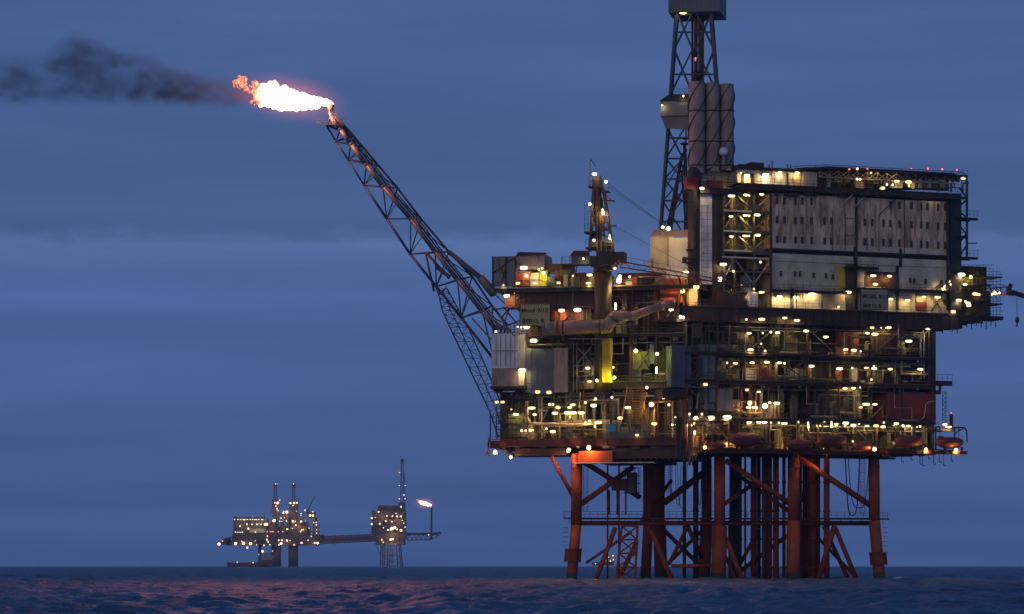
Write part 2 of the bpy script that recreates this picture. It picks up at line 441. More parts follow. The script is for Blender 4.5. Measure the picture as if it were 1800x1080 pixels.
mp2 = N.new('ShaderNodeMapping'); mp2.inputs['Scale'].default_value = (14, 14, 40); L.new(tc.outputs['Generated'], mp2.inputs[0])
cn2 = N.new('ShaderNodeTexNoise'); cn2.inputs['Detail'].default_value = 4; L.new(mp2.outputs[0], cn2.inputs[0])
zz = mth('ADD', sp.outputs['Z'], mth('MULTIPLY', mth('SUBTRACT', cn2.outputs[0], .5), 0.012))
rp = N.new('ShaderNodeValToRGB'); e = rp.color_ramp.elements
def zr(py): return (994-py)/5000/.5
stops = [(994,(.056,.124,.335)),(900,(.058,.122,.345)),(700,(.060,.120,.352)),(520,(.066,.124,.352)),(436,(.088,.146,.368)),(412,(.056,.097,.258)),(300,(.052,.090,.245)),(150,(.062,.103,.275)),(20,(.060,.100,.262)),(-300,(.05,.085,.23)),(-1400,(.045,.08,.22))]
e[0].position = 0; e[0].color = (*stops[0][1],1); e[1].position = zr(stops[1][0]); e[1].color = (*stops[1][1],1)
for py, c in stops[2:]:
    q = e.new(min(1, zr(py))); q.color = (*c, 1)
L.new(mth('MULTIPLY', zz, 2.0), rp.inputs[0])
cr = N.new('ShaderNodeValToRGB'); cr.color_ramp.elements[0].position=.35; cr.color_ramp.elements[1].position=.68
cr.color_ramp.elements[0].color=(.85,.86,.88,1); cr.color_ramp.elements[1].color=(1.15,1.11,1.08,1); L.new(cn.outputs[0], cr.inputs[0])
mm = N.new('ShaderNodeMix'); mm.data_type='RGBA'; mm.blend_type='MULTIPLY'; mm.inputs[0].default_value = 1
L.new(rp.outputs[0], mm.inputs[6]); L.new(cr.outputs[0], mm.inputs[7])
ns = N.new('ShaderNodeMix'); ns.data_type='RGBA'; ns.blend_type='ADD'; ns.inputs[0].default_value = 1
sm = N.new('ShaderNodeMix'); sm.data_type='RGBA'; sm.blend_type='MULTIPLY'; sm.inputs[0].default_value = 1
L.new(sky.outputs[0], sm.inputs[6]); sm.inputs[7].default_value = (.05,.05,.05,1)
L.new(mm.outputs[2], ns.inputs[6]); L.new(sm.outputs[2], ns.inputs[7])
L.new(ns.outputs[2], bg.inputs[0]); bg.inputs[1].default_value = .91

sd = bpy.data.lights.new('twilight', 'SUN'); sd.energy = .42; sd.angle = R_(40); sd.color = (1,.84,.66)
so = bpy.data.objects.new('twilight', sd); C.objects.link(so); so.location = (-100,-600,200)
so.rotation_euler = (R_(70), 0, R_(-20))

# ------------------------------------------------------------------ sea
rows, cols_ = 1500, 760
t0, t1 = 80.0, 6400.0
inv = np.linspace(1/t0, 1/1400.0, 1380); d = np.concatenate([1/inv, np.geomspace(1430, t1, rows-1380)])
ang = np.linspace(-.30, .30, cols_)
D, A = np.meshgrid(d, ang, indexing='ij'); X = D*A; Y = D + CAM_Y
rng = np.random.RandomState(5); Z = np.zeros_like(X); spc = np.gradient(d)[:,None]; spx = (D*.6/cols_)
for i in range(150):
    lam = np.exp(rng.uniform(np.log(1.1), np.log(17))); th_ = rng.normal(1.75, .8); k = 2*np.pi/lam
    amp = .0052*lam**.82*(1.0 if lam < 9 else .6)
    ph = rng.uniform(0, 6.28); kx, ky = k*np.cos(th_), k*np.sin(th_)
    att = np.clip((lam/(np.abs(np.cos(th_))*spx+1e-3)-2.2)/2, 0, 1)
    T_ = kx*X+ky*Y+ph; Z += amp*att*(.5*np.sin(T_) + .9*(4/np.pi-2*np.abs(np.sin(T_/2-.8))))
Z *= np.clip(1.25 - D/2600, .25, 1)
vs = np.stack([X, Y, Z], -1).reshape(-1, 3)
i0 = (np.arange(rows-1)[:,None]*cols_ + np.arange(cols_-1)[None,:]).reshape(-1)
fc = np.stack([i0, i0+1, i0+cols_+1, i0+cols_], -1).reshape(-1)
me = bpy.data.meshes.new('sea'); me.vertices.add(len(vs)); me.vertices.foreach_set('co', vs.reshape(-1))
me.loops.add(len(fc)); me.loops.foreach_set('vertex_index', fc.astype(np.int32)); me.polygons.add(len(i0))
me.polygons.foreach_set('loop_start', np.arange(0, len(fc), 4, dtype=np.int32)); me.polygons.foreach_set('use_smooth', np.ones(len(i0), bool))
me.update(calc_edges=True); me.validate()
sea = bpy.data.objects.new('sea', me); C.objects.link(sea); tag(sea, kind='structure')
m, nt2, b = mat_base('sea_water'); n_ = nt2.nodes; l_ = nt2.links
b.inputs['Base Color'].default_value = (.016,.042,.09,1); b.inputs['Roughness'].default_value = .4; b.inputs['IOR'].default_value = 1.33
tc2 = n_.new('ShaderNodeTexCoord'); mpp = n_.new('ShaderNodeMapping'); mpp.inputs['Scale'].default_value = (.9,.55,1); l_.new(tc2.outputs['Object'], mpp.inputs[0])
nz = n_.new('ShaderNodeTexNoise'); nz.inputs['Scale'].default_value = 1.8; nz.inputs['Detail'].default_value = 7; nz.inputs['Roughness'].default_value = .62; l_.new(mpp.outputs[0], nz.inputs[0])
bu = n_.new('ShaderNodeBump'); bu.inputs['Strength'].default_value = .75; bu.inputs['Distance'].default_value = .55; l_.new(nz.outputs[0], bu.inputs['Height']); 
nz9 = n_.new('ShaderNodeTexNoise'); nz9.inputs['Scale'].default_value = .22; nz9.inputs['Detail'].default_value = 6; l_.new(mpp.outputs[0], nz9.inputs[0])
bu9 = n_.new('ShaderNodeBump'); bu9.inputs['Strength'].default_value = .8; bu9.inputs['Distance'].default_value = 2.2; l_.new(nz9.outputs[0], bu9.inputs['Height']); l_.new(bu9.outputs[0], bu.inputs['Normal']); l_.new(bu.outputs[0], b.inputs['Normal'])
# whitecaps on the highest crests
ge = n_.new('ShaderNodeNewGeometry'); se = n_.new('ShaderNodeSeparateXYZ'); l_.new(ge.outputs['Position'], se.inputs[0])
nf = n_.new('ShaderNodeTexNoise'); nf.inputs['Scale'].default_value = .22; nf.inputs['Detail'].default_value = 9; nf.inputs['Roughness'].default_value = .75; l_.new(tc2.outputs['Object'], nf.inputs[0])
q = mth('ADD', mth('MULTIPLY', se.outputs['Z'], .55, nt_=nt2), nf.outputs[0], nt_=nt2)
mr = n_.new('ShaderNodeMapRange'); mr.inputs[1].default_value = .95; mr.inputs[2].default_value = 1.06; l_.new(q, mr.inputs[0])
mix = n_.new('ShaderNodeMix'); mix.data_type='RGBA'; 
mpc = n_.new('ShaderNodeMapping'); mpc.inputs['Scale'].default_value = (.11,.03,1); l_.new(tc2.outputs['Object'], mpc.inputs[0])
nzc = n_.new('ShaderNodeTexNoise'); nzc.inputs['Scale'].default_value = 1; nzc.inputs['Detail'].default_value = 9; nzc.inputs['Roughness'].default_value = .7; l_.new(mpc.outputs[0], nzc.inputs[0])
rc_ = n_.new('ShaderNodeValToRGB'); rc_.color_ramp.elements[0].position=.36; rc_.color_ramp.elements[1].position=.66; rc_.color_ramp.elements[0].color=(.016,.062,.125,1); rc_.color_ramp.elements[1].color=(.055,.165,.30,1); l_.new(nzc.outputs[0], rc_.inputs[0]); l_.new(rc_.outputs[0], mix.inputs[6])
mix.inputs[6].default_value = (.014,.036,.085,1); mix.inputs[7].default_value = (.5,.55,.6,1)
l_.new(mr.outputs[0], mix.inputs[0]); l_.new(mix.outputs[2], b.inputs['Base Color'])
rr = mth('MULTIPLY_ADD', mr.outputs[0], .4, .4, nt_=nt2); l_.new(rr, b.inputs['Roughness'])
me.materials.append(m)

# ------------------------------------------------------------------ jacket
J = thing('steel_jacket', 'tall orange tubular steel jacket rising from the sea under the big platform', 'platform legs', FW.P(1270,1020,10))
def leg(x0, y0, x1, y1, x2, y2, yy, r0, r1, mat='leg_orange', collar=None, parent=J):
    mb = MB(); a=FW.P(x0,y0,yy); b_=FW.P(x1,y1,yy); c=FW.P(x2,y2,yy); c.z=-3
    mb.tube(a,b_,r0,20); mb.tube(b_,c,r1,20)
    o = mb.build('leg', M[mat], parent, True)
    mb = MB(); d=(c-b_).normalized(); t=(b_.z+0-(1.3))/(b_.z-c.z); q=b_.lerp(c,t); mb.tube(q, c, r1+.03, 20); mb.build('weed_band', M['green_weed'], o, True)
    for k in (.2,.55): mb = MB(); p_=a.lerp(b_,k); mb.tube(p_-Vector((0,0,.12)),p_+Vector((0,0,.12)),r0*1.07,20); mb.build('weld_ring', M[mat], o, True)
    if collar:
        mb = MB(); p_=FW.P(*collar[:2],yy); q_=FW.P(*collar[2:4],yy); mb.tube(p_,q_,collar[4],8); mb.tube(p_+Vector((0,0,.1)),p_,collar[4]+.2,8)
        for s_ in range(6):
            an=s_*math.pi/3; o2=Vector((math.cos(an),math.sin(an),0))*(collar[4]*.85); mb.tube(p_+o2,q_+o2,.22,6)
        mb.build('pile_collar', M['pile_red'], o)
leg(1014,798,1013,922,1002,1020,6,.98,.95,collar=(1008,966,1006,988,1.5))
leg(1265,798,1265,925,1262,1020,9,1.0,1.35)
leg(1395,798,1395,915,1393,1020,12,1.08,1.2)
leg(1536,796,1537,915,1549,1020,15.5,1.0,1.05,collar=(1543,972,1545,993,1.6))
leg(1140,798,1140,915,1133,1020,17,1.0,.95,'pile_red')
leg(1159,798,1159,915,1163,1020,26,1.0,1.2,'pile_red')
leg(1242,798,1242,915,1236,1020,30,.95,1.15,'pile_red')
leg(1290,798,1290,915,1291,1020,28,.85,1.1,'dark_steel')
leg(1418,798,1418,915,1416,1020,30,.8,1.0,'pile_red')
def brace(x0,y0,y_0,x1,y1,y_1,r,mat='leg_orange',name='brace'):
    mb = MB(); a=FW.P(x0,y0,y_0); b_=FW.P(x1,y1,y_1)
    if y1 > 1012: b_.z=-2
    mb.tube(a,b_,r,14); mb.build(name, M[mat], J, True)
for a in [(969,803,6,1007,872,6,.38),(1016,890,6,1112,822,14,.5),(1026,812,6,1124,874,16,.5,'pile_red'),(1168,884,24,1236,832,27,.62,'pile_red'),
          (1276,810,9,1386,884,12,.5),(1402,804,12,1532,890,15.5,.55),(1268,928,9,1313,1018,10,.45),(1319,855,20,1274,886,9,.4,'pile_red'),
          (1467,925,14,1432,1018,14,.5,'pile_red'),(1467,925,14,1514,1024,14,.42,'pile_red'),(1082,927,8,1040,1022,8,.42),(1141,925,12,1189,1022,12,.45),
          (1207,929,12,1176,992,12,.35,'pile_red'),(1209,926,12,1234,980,20,.4,'pile_red'),(1180,995,12,1252,995,12,.33),(1120,950,10,1078,1018,10,.4),
          (1012,920,7.5,1537,920,17.5,.42,'pile_red'),(1020,912,7.5,1530,912,17.3,.16,'deck_maroon'),(1140,920,17,1242,920,30,.3,'pile_red'),(1265,920,9,1290,920,28,.3,'pile_red'),
          (1395,920,12,1418,920,30,.3,'pile_red'),(1448,925,22,1500,1018,22,.4,'pile_red'),(1180,845,26,1128,915,20,.35,'pile_red'),(1300,1005,26,1400,930,26,.4,'pile_red'),(1290,830,26,1395,905,24,.4,'pile_red'),(1437,805,26,1400,900,28,.35,'pile_red'),(1160,925,26,1236,1000,30,.4,'pile_red'),(1242,925,30,1165,1000,26,.35,'pile_red'),(1335,930,24,1292,1008,26,.35,'pile_red'),(1418,925,30,1500,1010,22,.3,'pile_red'),(1030,990,12,1110,935,12,.25),(1268,960,12,1300,1018,14,.3)]: brace(*a)
for px,yy,r,mt in [(1310,18,.2,'pile_red'),(1325,20,.58,'pile_red'),(1343,16,.42,'mid_steel'),(1352,22,.55,'pile_red'),(1364,19,.55,'pile_red'),(1378,24,.32,'pile_red'),
                (1428,18,.62,'pile_red'),(1437,22,.5,'pile_red'),(1453,18,.55,'leg_orange'),(1223,18,.5,'dark_steel'),(1203,14,.32,'dark_steel'),(1300,24,.42,'dark_steel'),(1334,27,.35,'dark_steel'),(1405,26,.5,'pile_red')]:
    mb = MB(); a=FW.P(px,798,yy); b_=Vector((a.x,a.y,-3)); mb.tube(a,b_,r,14)
    for k in range(1,5): q=a.lerp(b_,k/5); mb.tube(q-Vector((0,0,.2)),q+Vector((0,0,.2)),r*1.22,14)
    mb.build('conductor_pipe', M[mt], J, True)
for px,yb in [(1071,905),(1085,905),(1100,905),(1068,1018),(1088,1018)]:
    mb = MB(); a=FW.P(px,815 if yb>950 else 862,12); b_=FW.P(px,yb,12); b_.z = max(b_.z,-2); mb.tube(a,b_,.17,8); mb.build('riser_pipe', M['pile_red'], J, True)
# caisson box above the risers, small lattice tower
mb = MB(); mb.pb(FW,1076,842,1104,862,10,3); mb.build('riser_clamp', M['deck_maroon'], J)
mb = MB(); mb.tube(FW.P(1111,868,10),FW.P(1111,831,10),1.0,12); 
for k in range(10): an=k*.63; o2=Vector((math.cos(an)*1.5,math.sin(an)*1.5,0)); mb.tube(FW.P(1111,866,10)+o2,FW.P(1111,822,10)+o2,.05,4)
for py in (866,850,836,823): mb.tube(FW.P(1111,py,10)-Vector((0,0,.05)),FW.P(1111,py,10)+Vector((0,0,.05)),1.55,12)
mb.build('caged_caisson', M['mid_steel'], J)
mb = MB(); cs=[(1090,1093),(1120,1113)]
for zz_ in (0,3):
    mb.tube(FW.P(1093,925,8+zz_),FW.P(1083,1020,8+zz_),.24,8); mb.tube(FW.P(1121,925,8+zz_),FW.P(1116,1020,8+zz_),.24,8)
    for k in range(4):
        f=lambda a,b_,t:a+(b_-a)*t; y_a=925+k*24; y_b=y_a+24; xa=1093-10*(y_a-925)/95; xb=1121-5*(y_a-925)/95; xc=1093-10*(y_b-925)/95; xd=1121-5*(y_b-925)/95
        mb.tube(FW.P(xa,y_a,8+zz_),FW.P(xd,y_b,8+zz_),.15,6); mb.tube(FW.P(xb,y_a,8+zz_),FW.P(xc,y_b,8+zz_),.15,6); mb.tube(FW.P(xa,y_a,8+zz_),FW.P(xb,y_a,8+zz_),.15,6)
mb.build('lattice_frame', M['leg_orange'], J)
# walkway along the jacket with hand rail
wa=FW.P(990,910,6.3); wb=FW.P(1560,910,17)
dv=(wb-wa); dv.z=0; dv.normalize(); nv=Vector((-dv.y,dv.x,0))
mb = MB(); z=wa.z
def slab(mb,a,b_,n,w,z0,z1):
    mb.box8([(a.x,a.y,z0),(b_.x,b_.y,z0),(b_.x+n.x*w,b_.y+n.y*w,z0),(a.x+n.x*w,a.y+n.y*w,z0),(a.x,a.y,z1),(b_.x,b_.y,z1),(b_.x+n.x*w,b_.y+n.y*w,z1),(a.x+n.x*w,a.y+n.y*w,z1)])
wb.z = z; nv2 = -nv
slab(mb,wa,wb,nv2,1.0,z-.25,z)
LL=(wb-wa).length; n=int(LL/1.2)
for i in range(n+1):
    q=wa.lerp(wb,i/n); mb.tube(q+nv2*0,q+nv2*1.0-Vector((0,0,.14)),.05,4)
for k in range(30): q=wa.lerp(wb,(k+.5)/30); mb.tube(q+Vector((0,0,-.1))+nv2*.5,q+Vector((0,0,-1))+nv2*.3,.06,4)
wk = mb.build('walkway', M['deck_maroon'], J)
mb = MB()
for o2 in (nv2*1.0,):
    for i in range(n+1): q=wa.lerp(wb,i/n)+o2; mb.tube(q,q+Vector((0,0,1.1)),.035,4)
    for k in (.55,1.1): mb.tube(wa+o2+Vector((0,0,k)),wb+o2+Vector((0,0,k)),.035,4)
for o2 in (nv2*0,):
    for i in range(0,n+1,2): q=wa.lerp(wb,i/n)+o2; mb.tube(q,q+Vector((0,0,1.1)),.035,4)
    for k in (.55,1.1): mb.tube(wa+o2+Vector((0,0,k)),wb+o2+Vector((0,0,k)),.035,4)
mb.build('hand_rail', M['dark_steel'], wk)
# ladders on the jacket
for px,ya,yb,yy in [(1029,812,900,6),(1516,800,905,15),(1172,815,868,20)]:
    mb=MB(); a=FW.P(px,ya,yy); b_=FW.P(px,yb,yy)
    for s_ in (-.3,.3): mb.tube(a+Vector((s_,0,0)),b_+Vector((s_,0,0)),.05,4)
    k=int((a.z-b_.z)/.4)
    for i in range(k): q=a.lerp(b_,i/k); mb.tube(q-Vector((.3,0,0)),q+Vector((.3,0,0)),.04,4)
    for i in range(k//4): q=a.lerp(b_,i*4/k); mb.tube(q-Vector((.5,-.1,0)),q+Vector((.5,-.1,0)),.05,4); 
    for s_ in (-.5,.5): mb.tube(a+Vector((s_,.1,0)),b_+Vector((s_,.1,0)),.035,4)
    mb.build('caged_ladder', M['dark_steel'], J)
mb=MB()
for k in range(5):
    for px,yy,sx in ((998,5.5,-1),(1552,16,1)):
        q=FW.P(px,928+k*8,yy); mb.tube(q,q+Vector((sx*.9,0,0)),.05,4)
mb.build('step_rungs', M['dark_steel'], J)

# wash round the legs and a few whitecaps
def seaz(x, y):
    dd_ = y-CAM_Y; i = int(np.argmin(np.abs(d-dd_))); j = int(round((x/dd_+.30)/.60*(cols_-1))); return float(Z[i, min(max(j,0),cols_-1)])
mb=MB(); rf=random.Random(77)
def fleck(x,y,rx,ry):
    z_=seaz(x,y); n=7; k=len(mb.v)
    mb.v.append((x,y,z_+.07))
    for i in range(n):
        an=i*2*math.pi/n; r_=rf.uniform(.5,1.1); mb.v.append((x+math.cos(an)*rx*r_,y+math.sin(an)*ry*r_,z_+.01))
    for i in range(n): mb.face([k,k+1+i,k+1+(i+1)%n])
for px,yy,r in [(1002,6,1),(1262,9,1.4),(1393,12,1.25),(1549,15.5,1.1),(1133,17,1),(1163,26,1.2),(1236,30,1.1),(1291,28,1.1),(1416,30,1),(1325,20,.6),(1352,22,.6),(1364,19,.6),(1428,18,.6),(1453,18,.6),(1045,8,.5),(1186,12,.5),(1313,10,.5),(1512,14,.5),(1434,14,.5)]:
    p=FW.P(px,1020,yy)
    for k in range(16):
        an=rf.uniform(0,6.28); q_=r+rf.uniform(.0,1.0); fleck(p.x+math.cos(an)*q_,p.y+math.sin(an)*q_,rf.uniform(.15,.5),rf.uniform(.15,.4))
for k in range(26): fleck(-4+(k*.11)+72*.0+ (FW.P(1615,1048,-250).x+4)*1.0, -250-k*.12, rf.uniform(.06,.16), .12)
for k in range(70):
    dd_=rf.uniform(230,1500); x=dd_*rf.uniform(-.19,.19); w_=dd_/260
    for q_ in range(rf.randint(1,5)): fleck(x+rf.uniform(-.5,.5)*w_,dd_+CAM_Y+rf.uniform(-.3,.3),rf.uniform(.08,.28)*w_,.12)
fo=mb.build('sea_foam',M['foam'],None,True,origin=(0,0,0)); tag(fo,kind='stuff')

# hoses hanging below the cellar deck
def hose(x0,x1,ytop,ybot,yy,r,label,mat='rubber'):
    mb=MB(); pts=[]
    for i in range(25):
        t=i/24; x=x0+(x1-x0)*t; py=ytop+(ybot-ytop)*(1-(2*t-1)**4); pts.append(FW.P(x,py,yy+t*.5))
    for a,b_ in zip(pts,pts[1:]): mb.tube(a,b_,r,6)
    tag(mb.build('rubber_hose', M[mat], None, True), label, 'hose', 'hoses hanging under the deck')
hose(1486,1511,800,906,12,.11,'widest U-shaped dark hose looping down under the deck beside the right leg')
hose(1491,1528,803,893,12.6,.08,'thin dark hose loop hanging inside the wide loop beside the right leg')
hose(1178,1181,815,880,9,.07,'narrow dark hose loop hanging left of the central riser, nearest the thick leg')
hose(1187,1197,815,888,9.4,.06,'dark hose loop dropping lowest in the bundle left of the central riser')
hose(1191,1208,815,893,9.8,.06,'dark hose loop hanging against the central riser pipe')
hose(1227,1233,815,888,9.8,.06,'single dark hose loop hanging right of the central riser pipe')
# dropper hooks below the right side of the deck
for i,(px,yb) in enumerate([(1585,812),(1601,808),(1617,815),(1622,818),(1632,806),(1641,816),(1651,812),(1659,818),(1672,810)]):
    mb=MB(); a=FW.P(px,799,16.5); b_=FW.P(px,yb,16.5); mb.tube(a,b_,.06,5); mb.tube(b_,b_+Vector((.25,0,-.18)),.07,5); mb.tube(b_+Vector((.25,0,-.18)),b_+Vector((.35,0,.1)),.06,5)
    tag(mb.build('hanging_hook', M['dark_steel']), 'small dark hook hanging under the lower deck below the lifeboats', 'hook', 'hooks hanging below the lifeboats')

# ------------------------------------------------------------------ topsides, right-hand side (frame FR)
def org(F, px, py, v=0): return F.P(px, py, v)
G = 'stacked process decks of the big platform'
R1 = thing('process_deck', 'upper process deck directly under the long main deck girder, with a rust-red patch', 'process deck', org(FR,1420,628), G)
rnd = random.Random(11)
module(R1, FR, 1205, 1640, 572, 624, rnd, back=6, cols=9, npipe=14, nves=3, nbox=10, nbrace=4, deckh=4, nval=12, bmx=['mid_steel','girder','olive','dark_steel','deck_maroon','cream'])
part(R1,'wall_panel','red_box',FR,1474,584,1510,623,2.2,1,ribs=.6); part(R1,'wall_panel','deck_maroon',FR,1540,580,1590,624,1.8,1,ribs=.7)
part(R1,'wall_panel','mid_steel',FR,1219,566,1234,594,1.0,2)
R2 = thing('process_deck', 'second process deck down, with a small railed balcony sticking out at its right end', 'process deck', org(FR,1430,678), G)
rnd = random.Random(12)
module(R2, FR, 1205, 1640, 629, 672, rnd, back=5, cols=9, npipe=14, nves=3, nbox=9, nbrace=3, deckh=7, nval=12)
part(R2,'wall_panel','red_box',FR,1319,641,1357,670,2.0,1,ribs=.7); part(R2,'wall_panel','slate_blue',FR,1180,608,1215,681,.6,2.5,ribs=.8)
part(R2,'wall_panel','grey_panel',FR,1229,606,1262,682,.7,2.5,ribs=.9); part(R2,'wall_panel','red_box',FR,1470,650,1481,671,1.2,.6)
part(R2,'wall_panel','cream',FR,1497,647,1507,671,1.4,.8); part(R2,'wall_panel','cream',FR,1388,648,1412,668,2.4,.8)
mb=MB(); girder(mb,FR,1640,671,1674,678,.5,4); rail(mb,FR,1640,1674,671,.52,1.3,1.0); rail(mb,FR,1640,1674,671,4.4,1.3,1.0)
mb.fb(FR,FR.u(1640,.5),FR.u(1657,.5),1,1.4,FR.z(693,1650,.5),FR.z(686,1650,.5)); mb.fb(FR,FR.u(1654,.5),FR.u(1657,.5),1,1.4,FR.z(686,1650,.5),FR.z(678,1650,.5)); mb.build('balcony', M['girder'], R2)
R3 = thing('process_deck', 'third process deck down, with a large dark red module at its right end', 'process deck', org(FR,1430,742), G)
rnd = random.Random(13)
module(R3, FR, 1205, 1645, 679, 738, rnd, back=6, cols=9, npipe=16, nves=4, nbox=8, nbrace=4, deckh=5, nval=14)
part(R3,'wall_panel','red_box',FR,1562,692,1644,738,.5,6,ribs=.9)
part(R3,'wall_panel','grey_panel',FR,1238,684,1288,722,.8,3,ribs=1.2); part(R3,'wall_panel','mid_steel',FR,1392,700,1402,738,.5,1)
def pline(pts, F, v, r, mat, th, name='pipe_run', n=10):
    mb=MB(); mb.path([F.P(x,y,v) for x,y in pts], r, n); mb.build(name, M[mat], th, True)
pline([(1583,739),(1618,739),(1625,733),(1627,712),(1632,707),(1645,706)],FR,.2,.1,'pipe_cream',R3)
pline([(1561,738),(1561,694)],FR,.3,.08,'pipe_grey',R3)
R4 = thing('process_deck', 'lowest cellar deck with a dense row of bright lamps above the lifeboats', 'process deck', org(FR,1430,798), G)
rnd = random.Random(14)
module(R4, FR, 1205, 1645, 743, 791, rnd, back=7, cols=10, npipe=16, nves=3, nbox=10, nbrace=2, deckh=6, nval=14, deck='deck_maroon', bmx=['olive','mid_steel','girder','deck_maroon','olive'])
part(R4,'wall_panel','olive',FR,1214,742,1288,764,1.6,1,ribs=.8)
part(R4,'wall_panel','olive',FR,1318,749,1344,770,1.5,1,ribs=.8)
mb=MB()
for k in range(9):
    x=1640+k*7; mb.tube(FR.P(1640,790,.5+k*.5),FR.P(1685,793,.5+k*.5),.12,5)
mb.fb(FR,FR.u(1640),FR.u(1692),0,5,FR.z(796,1660),FR.z(793,1660)); rail(mb,FR,1642,1675,756,.3,1.2,1.1)
mb.fb(FR,FR.u(1640),FR.u(1678),.2,4,FR.z(758,1660),FR.z(756,1660)); mb.build('side_platform', M['girder'], R4)
# service gangways hanging under the cellar deck
mb=MB(); 
for x0,x1,py in [(1545,1574,807),(1460,1545,804),(1280,1300,804)]:
    girder(mb,FR,x0,py-2,x1,py+1,1,2,1)
for k in range(14): x=1465+k*8; mb.tube(FR.P(x,798,1.2),FR.P(x,806,1.2),.05,4)
mb.build('under_gangway', M['dark_steel'], R4)
# end wall column and drain pipes on the right corner
mb=MB(); mb.pb(FR,1629,573,1645,740,1.2,3); mb.build('corner_column', M['dark_steel'], R3)
for px in (1619,1624): pline([(px,585),(px,668)],FR,.4,.13,'lagging',R1,n=8)
# antenna mast with zigzag lattice and red lamp
A=thing('lattice_mast','short blue lattice mast beside a red warning lamp at the lower deck corner','mast',FR.P(1660,732,2))
mb=MB()
for s_ in (-.35,.35): mb.tube(FR.P(1660,756,2)+FR.U*s_,FR.P(1660,688,2)+FR.U*s_,.05,5)
for k in range(17): 
    a=FR.P(1660,756-4*k,2); b_=FR.P(1660,752-4*k,2); s_=.35*(-1)**k; mb.tube(a+FR.U*s_,b_-FR.U*s_,.05,4)
mb.build('mast_lattice', M['blue_steel'], A)
mb=MB(); mb.tube(FR.P(1672,757,1.5),FR.P(1672,729,1.5),.35,8); mb.tube(FR.P(1672,729,1.5),FR.P(1672,724,1.5),.12,8); mb.build('lamp_post', M['girder'], A)
lamps(A,FR,[(1672,726,'r',1.1)])
# lifeboat davit on the far right
mb=MB(); mb.path([FR.P(1672,752,2.4),FR.P(1695,752,2.4),FR.P(1699,757,2.4),FR.P(1700,778,2.4)],.14,6); mb.tube(FR.P(1676,764,2.4),FR.P(1695,752,2.4),.1,6)
tag(mb.build('davit',M['dark_steel']),'curved dark steel davit arm over the lifeboat at the right corner','davit')

# main deck girder under the accommodation
MD = thing('main_deck', 'long dark main deck girder carrying the accommodation block, stepping out to the right edge', 'deck', org(FR,1450,572))
mb=MB(); girder(mb,FR,1200,546,1686,572,0,33,1.8); mb.build('deck_girder',M['girder'],MD)
mb=MB(); girder(mb,FR,1686,558,1728,568,0,20,1.5); girder(mb,FR,1728,556,1764,561,0,14,1.5)
for k in range(14):
    x=1640+k*8.5; a=FR.P(x,574 if x<1686 else 566,.4); mb.tube(a,a-Vector((0,0,.7+.3*(k%3))),.1,5)
mb.build('deck_extension',M['dark_steel'],MD)
mb=MB(); rail(mb,FR,1200,1686,545,.03,1.1,1.4); mb.build('railing',M['mid_steel'],MD)
rr_=random.Random(5)
for k in range(34):
    mb=MB(); x=rr_.uniform(1205,1680); mb.pb(FR,x,572,x+rr_.uniform(2,14),572+rr_.uniform(1.5,6),rr_.uniform(.4,3),.6); mb.build('deck_fitting',M['girder'],MD)

# ------------------------------------------------------------------ accommodation block
Q = thing('accommodation_block', 'rust-streaked cream accommodation block with three rows of narrow dark windows', 'accommodation', org(FR,1500,545))
VQ = 1.4
def zq(py,px=1500): return FR.z(py,px,VQ)
def zl(py,px): return FR.z(py,px,VQ)
u0,u1=FR.u(1357,VQ),FR.u(1668,VQ)
zt=zl(347,1500); zb3=zl(442,1500)
mb=MB(); mb.fb(FR,u0,u1,VQ,VQ+22,zb3,zt)
n=int((u1-u0)/.55)
rr_=random.Random(3)
for i in range(n+1):
    u=u0+(u1-u0-.08)*i/n; mb.fb(FR,u,u+.07,VQ-.03,VQ,zb3+.05,zt-.05)
mb.build('upper_wall',M['rusty_cream'],Q)
mb=MB(); zb=zl(546,1500); zm=zl(451,1500)
mb.fb(FR,u0,u1,VQ+.15,VQ+22,zb,zm)
for i in range(12): u=u0+(u1-u0)*i/11.5; mb.fb(FR,u,u+.12,VQ+.05,VQ+.15,zb,zm)
mb.build('lower_wall',M['cream'],Q)
mb=MB(); mb.fb(FR,u0,u1,VQ+.6,VQ+21,zm,zb3); mb.fb(FR,u0-.1,u1+.1,VQ-.25,VQ,zb3-.35,zb3-.1); 
for px in (1500,1580): mb.fb(FR,FR.u(px,VQ),FR.u(px,VQ)+.5,VQ-.3,VQ+.1,zm-1.5,zb3+.8)
mb.build('belt_recess',M['dark_steel'],Q)
mb=MB(); mb.fb(FR,u0+.1,u1-.1,VQ-.12,VQ-.003,zb3-.02,zb3+1.0); mb.fb(FR,u0+.1,u1-.1,VQ-.05,VQ+.1,zm-1.35,zm-.1); mb.build('belt_panel',M['cream'],Q)
wp=MB(); 
# windows
pr_f=MB(); pr_f.lb(-.27,-.19,-.10,.02,-.72,.72); pr_f.lb(.19,.27,-.10,.02,-.72,.72); pr_f.lb(-.19,.19,-.10,.02,.60,.72); pr_f.lb(-.19,.19,-.13,.02,-.72,-.60)
pr_g=MB(); pr_g.lb(-.19,.19,-.06,.0,-.60,.60)
mf=bpy.data.meshes.new('window'); mf.from_pydata(pr_f.v,[],pr_f.f); mf.materials.append(M['mid_steel'])
mg=bpy.data.meshes.new('pane'); mg.from_pydata(pr_g.v,[],pr_g.f); mg.materials.append(M['glass_dark'])
def win(px,py,s=1.0):
    p=FR.P(px,py,VQ-.05)-OFF[Q.name]
    f=bpy.data.objects.new('window',mf); C.objects.link(f); f.parent=Q; f.location=p; f.rotation_euler=(0,0,FR.a); f.scale=(.85,1,s*.9)
    g=bpy.data.objects.new('pane',mg); C.objects.link(g); g.parent=f
L_=[1365.8,1378.7,1398,1410,1426.5,1449.5,1461]; R2_=[1520,1533,1553,1565,1581,1602,1619,1630,1649,1661]
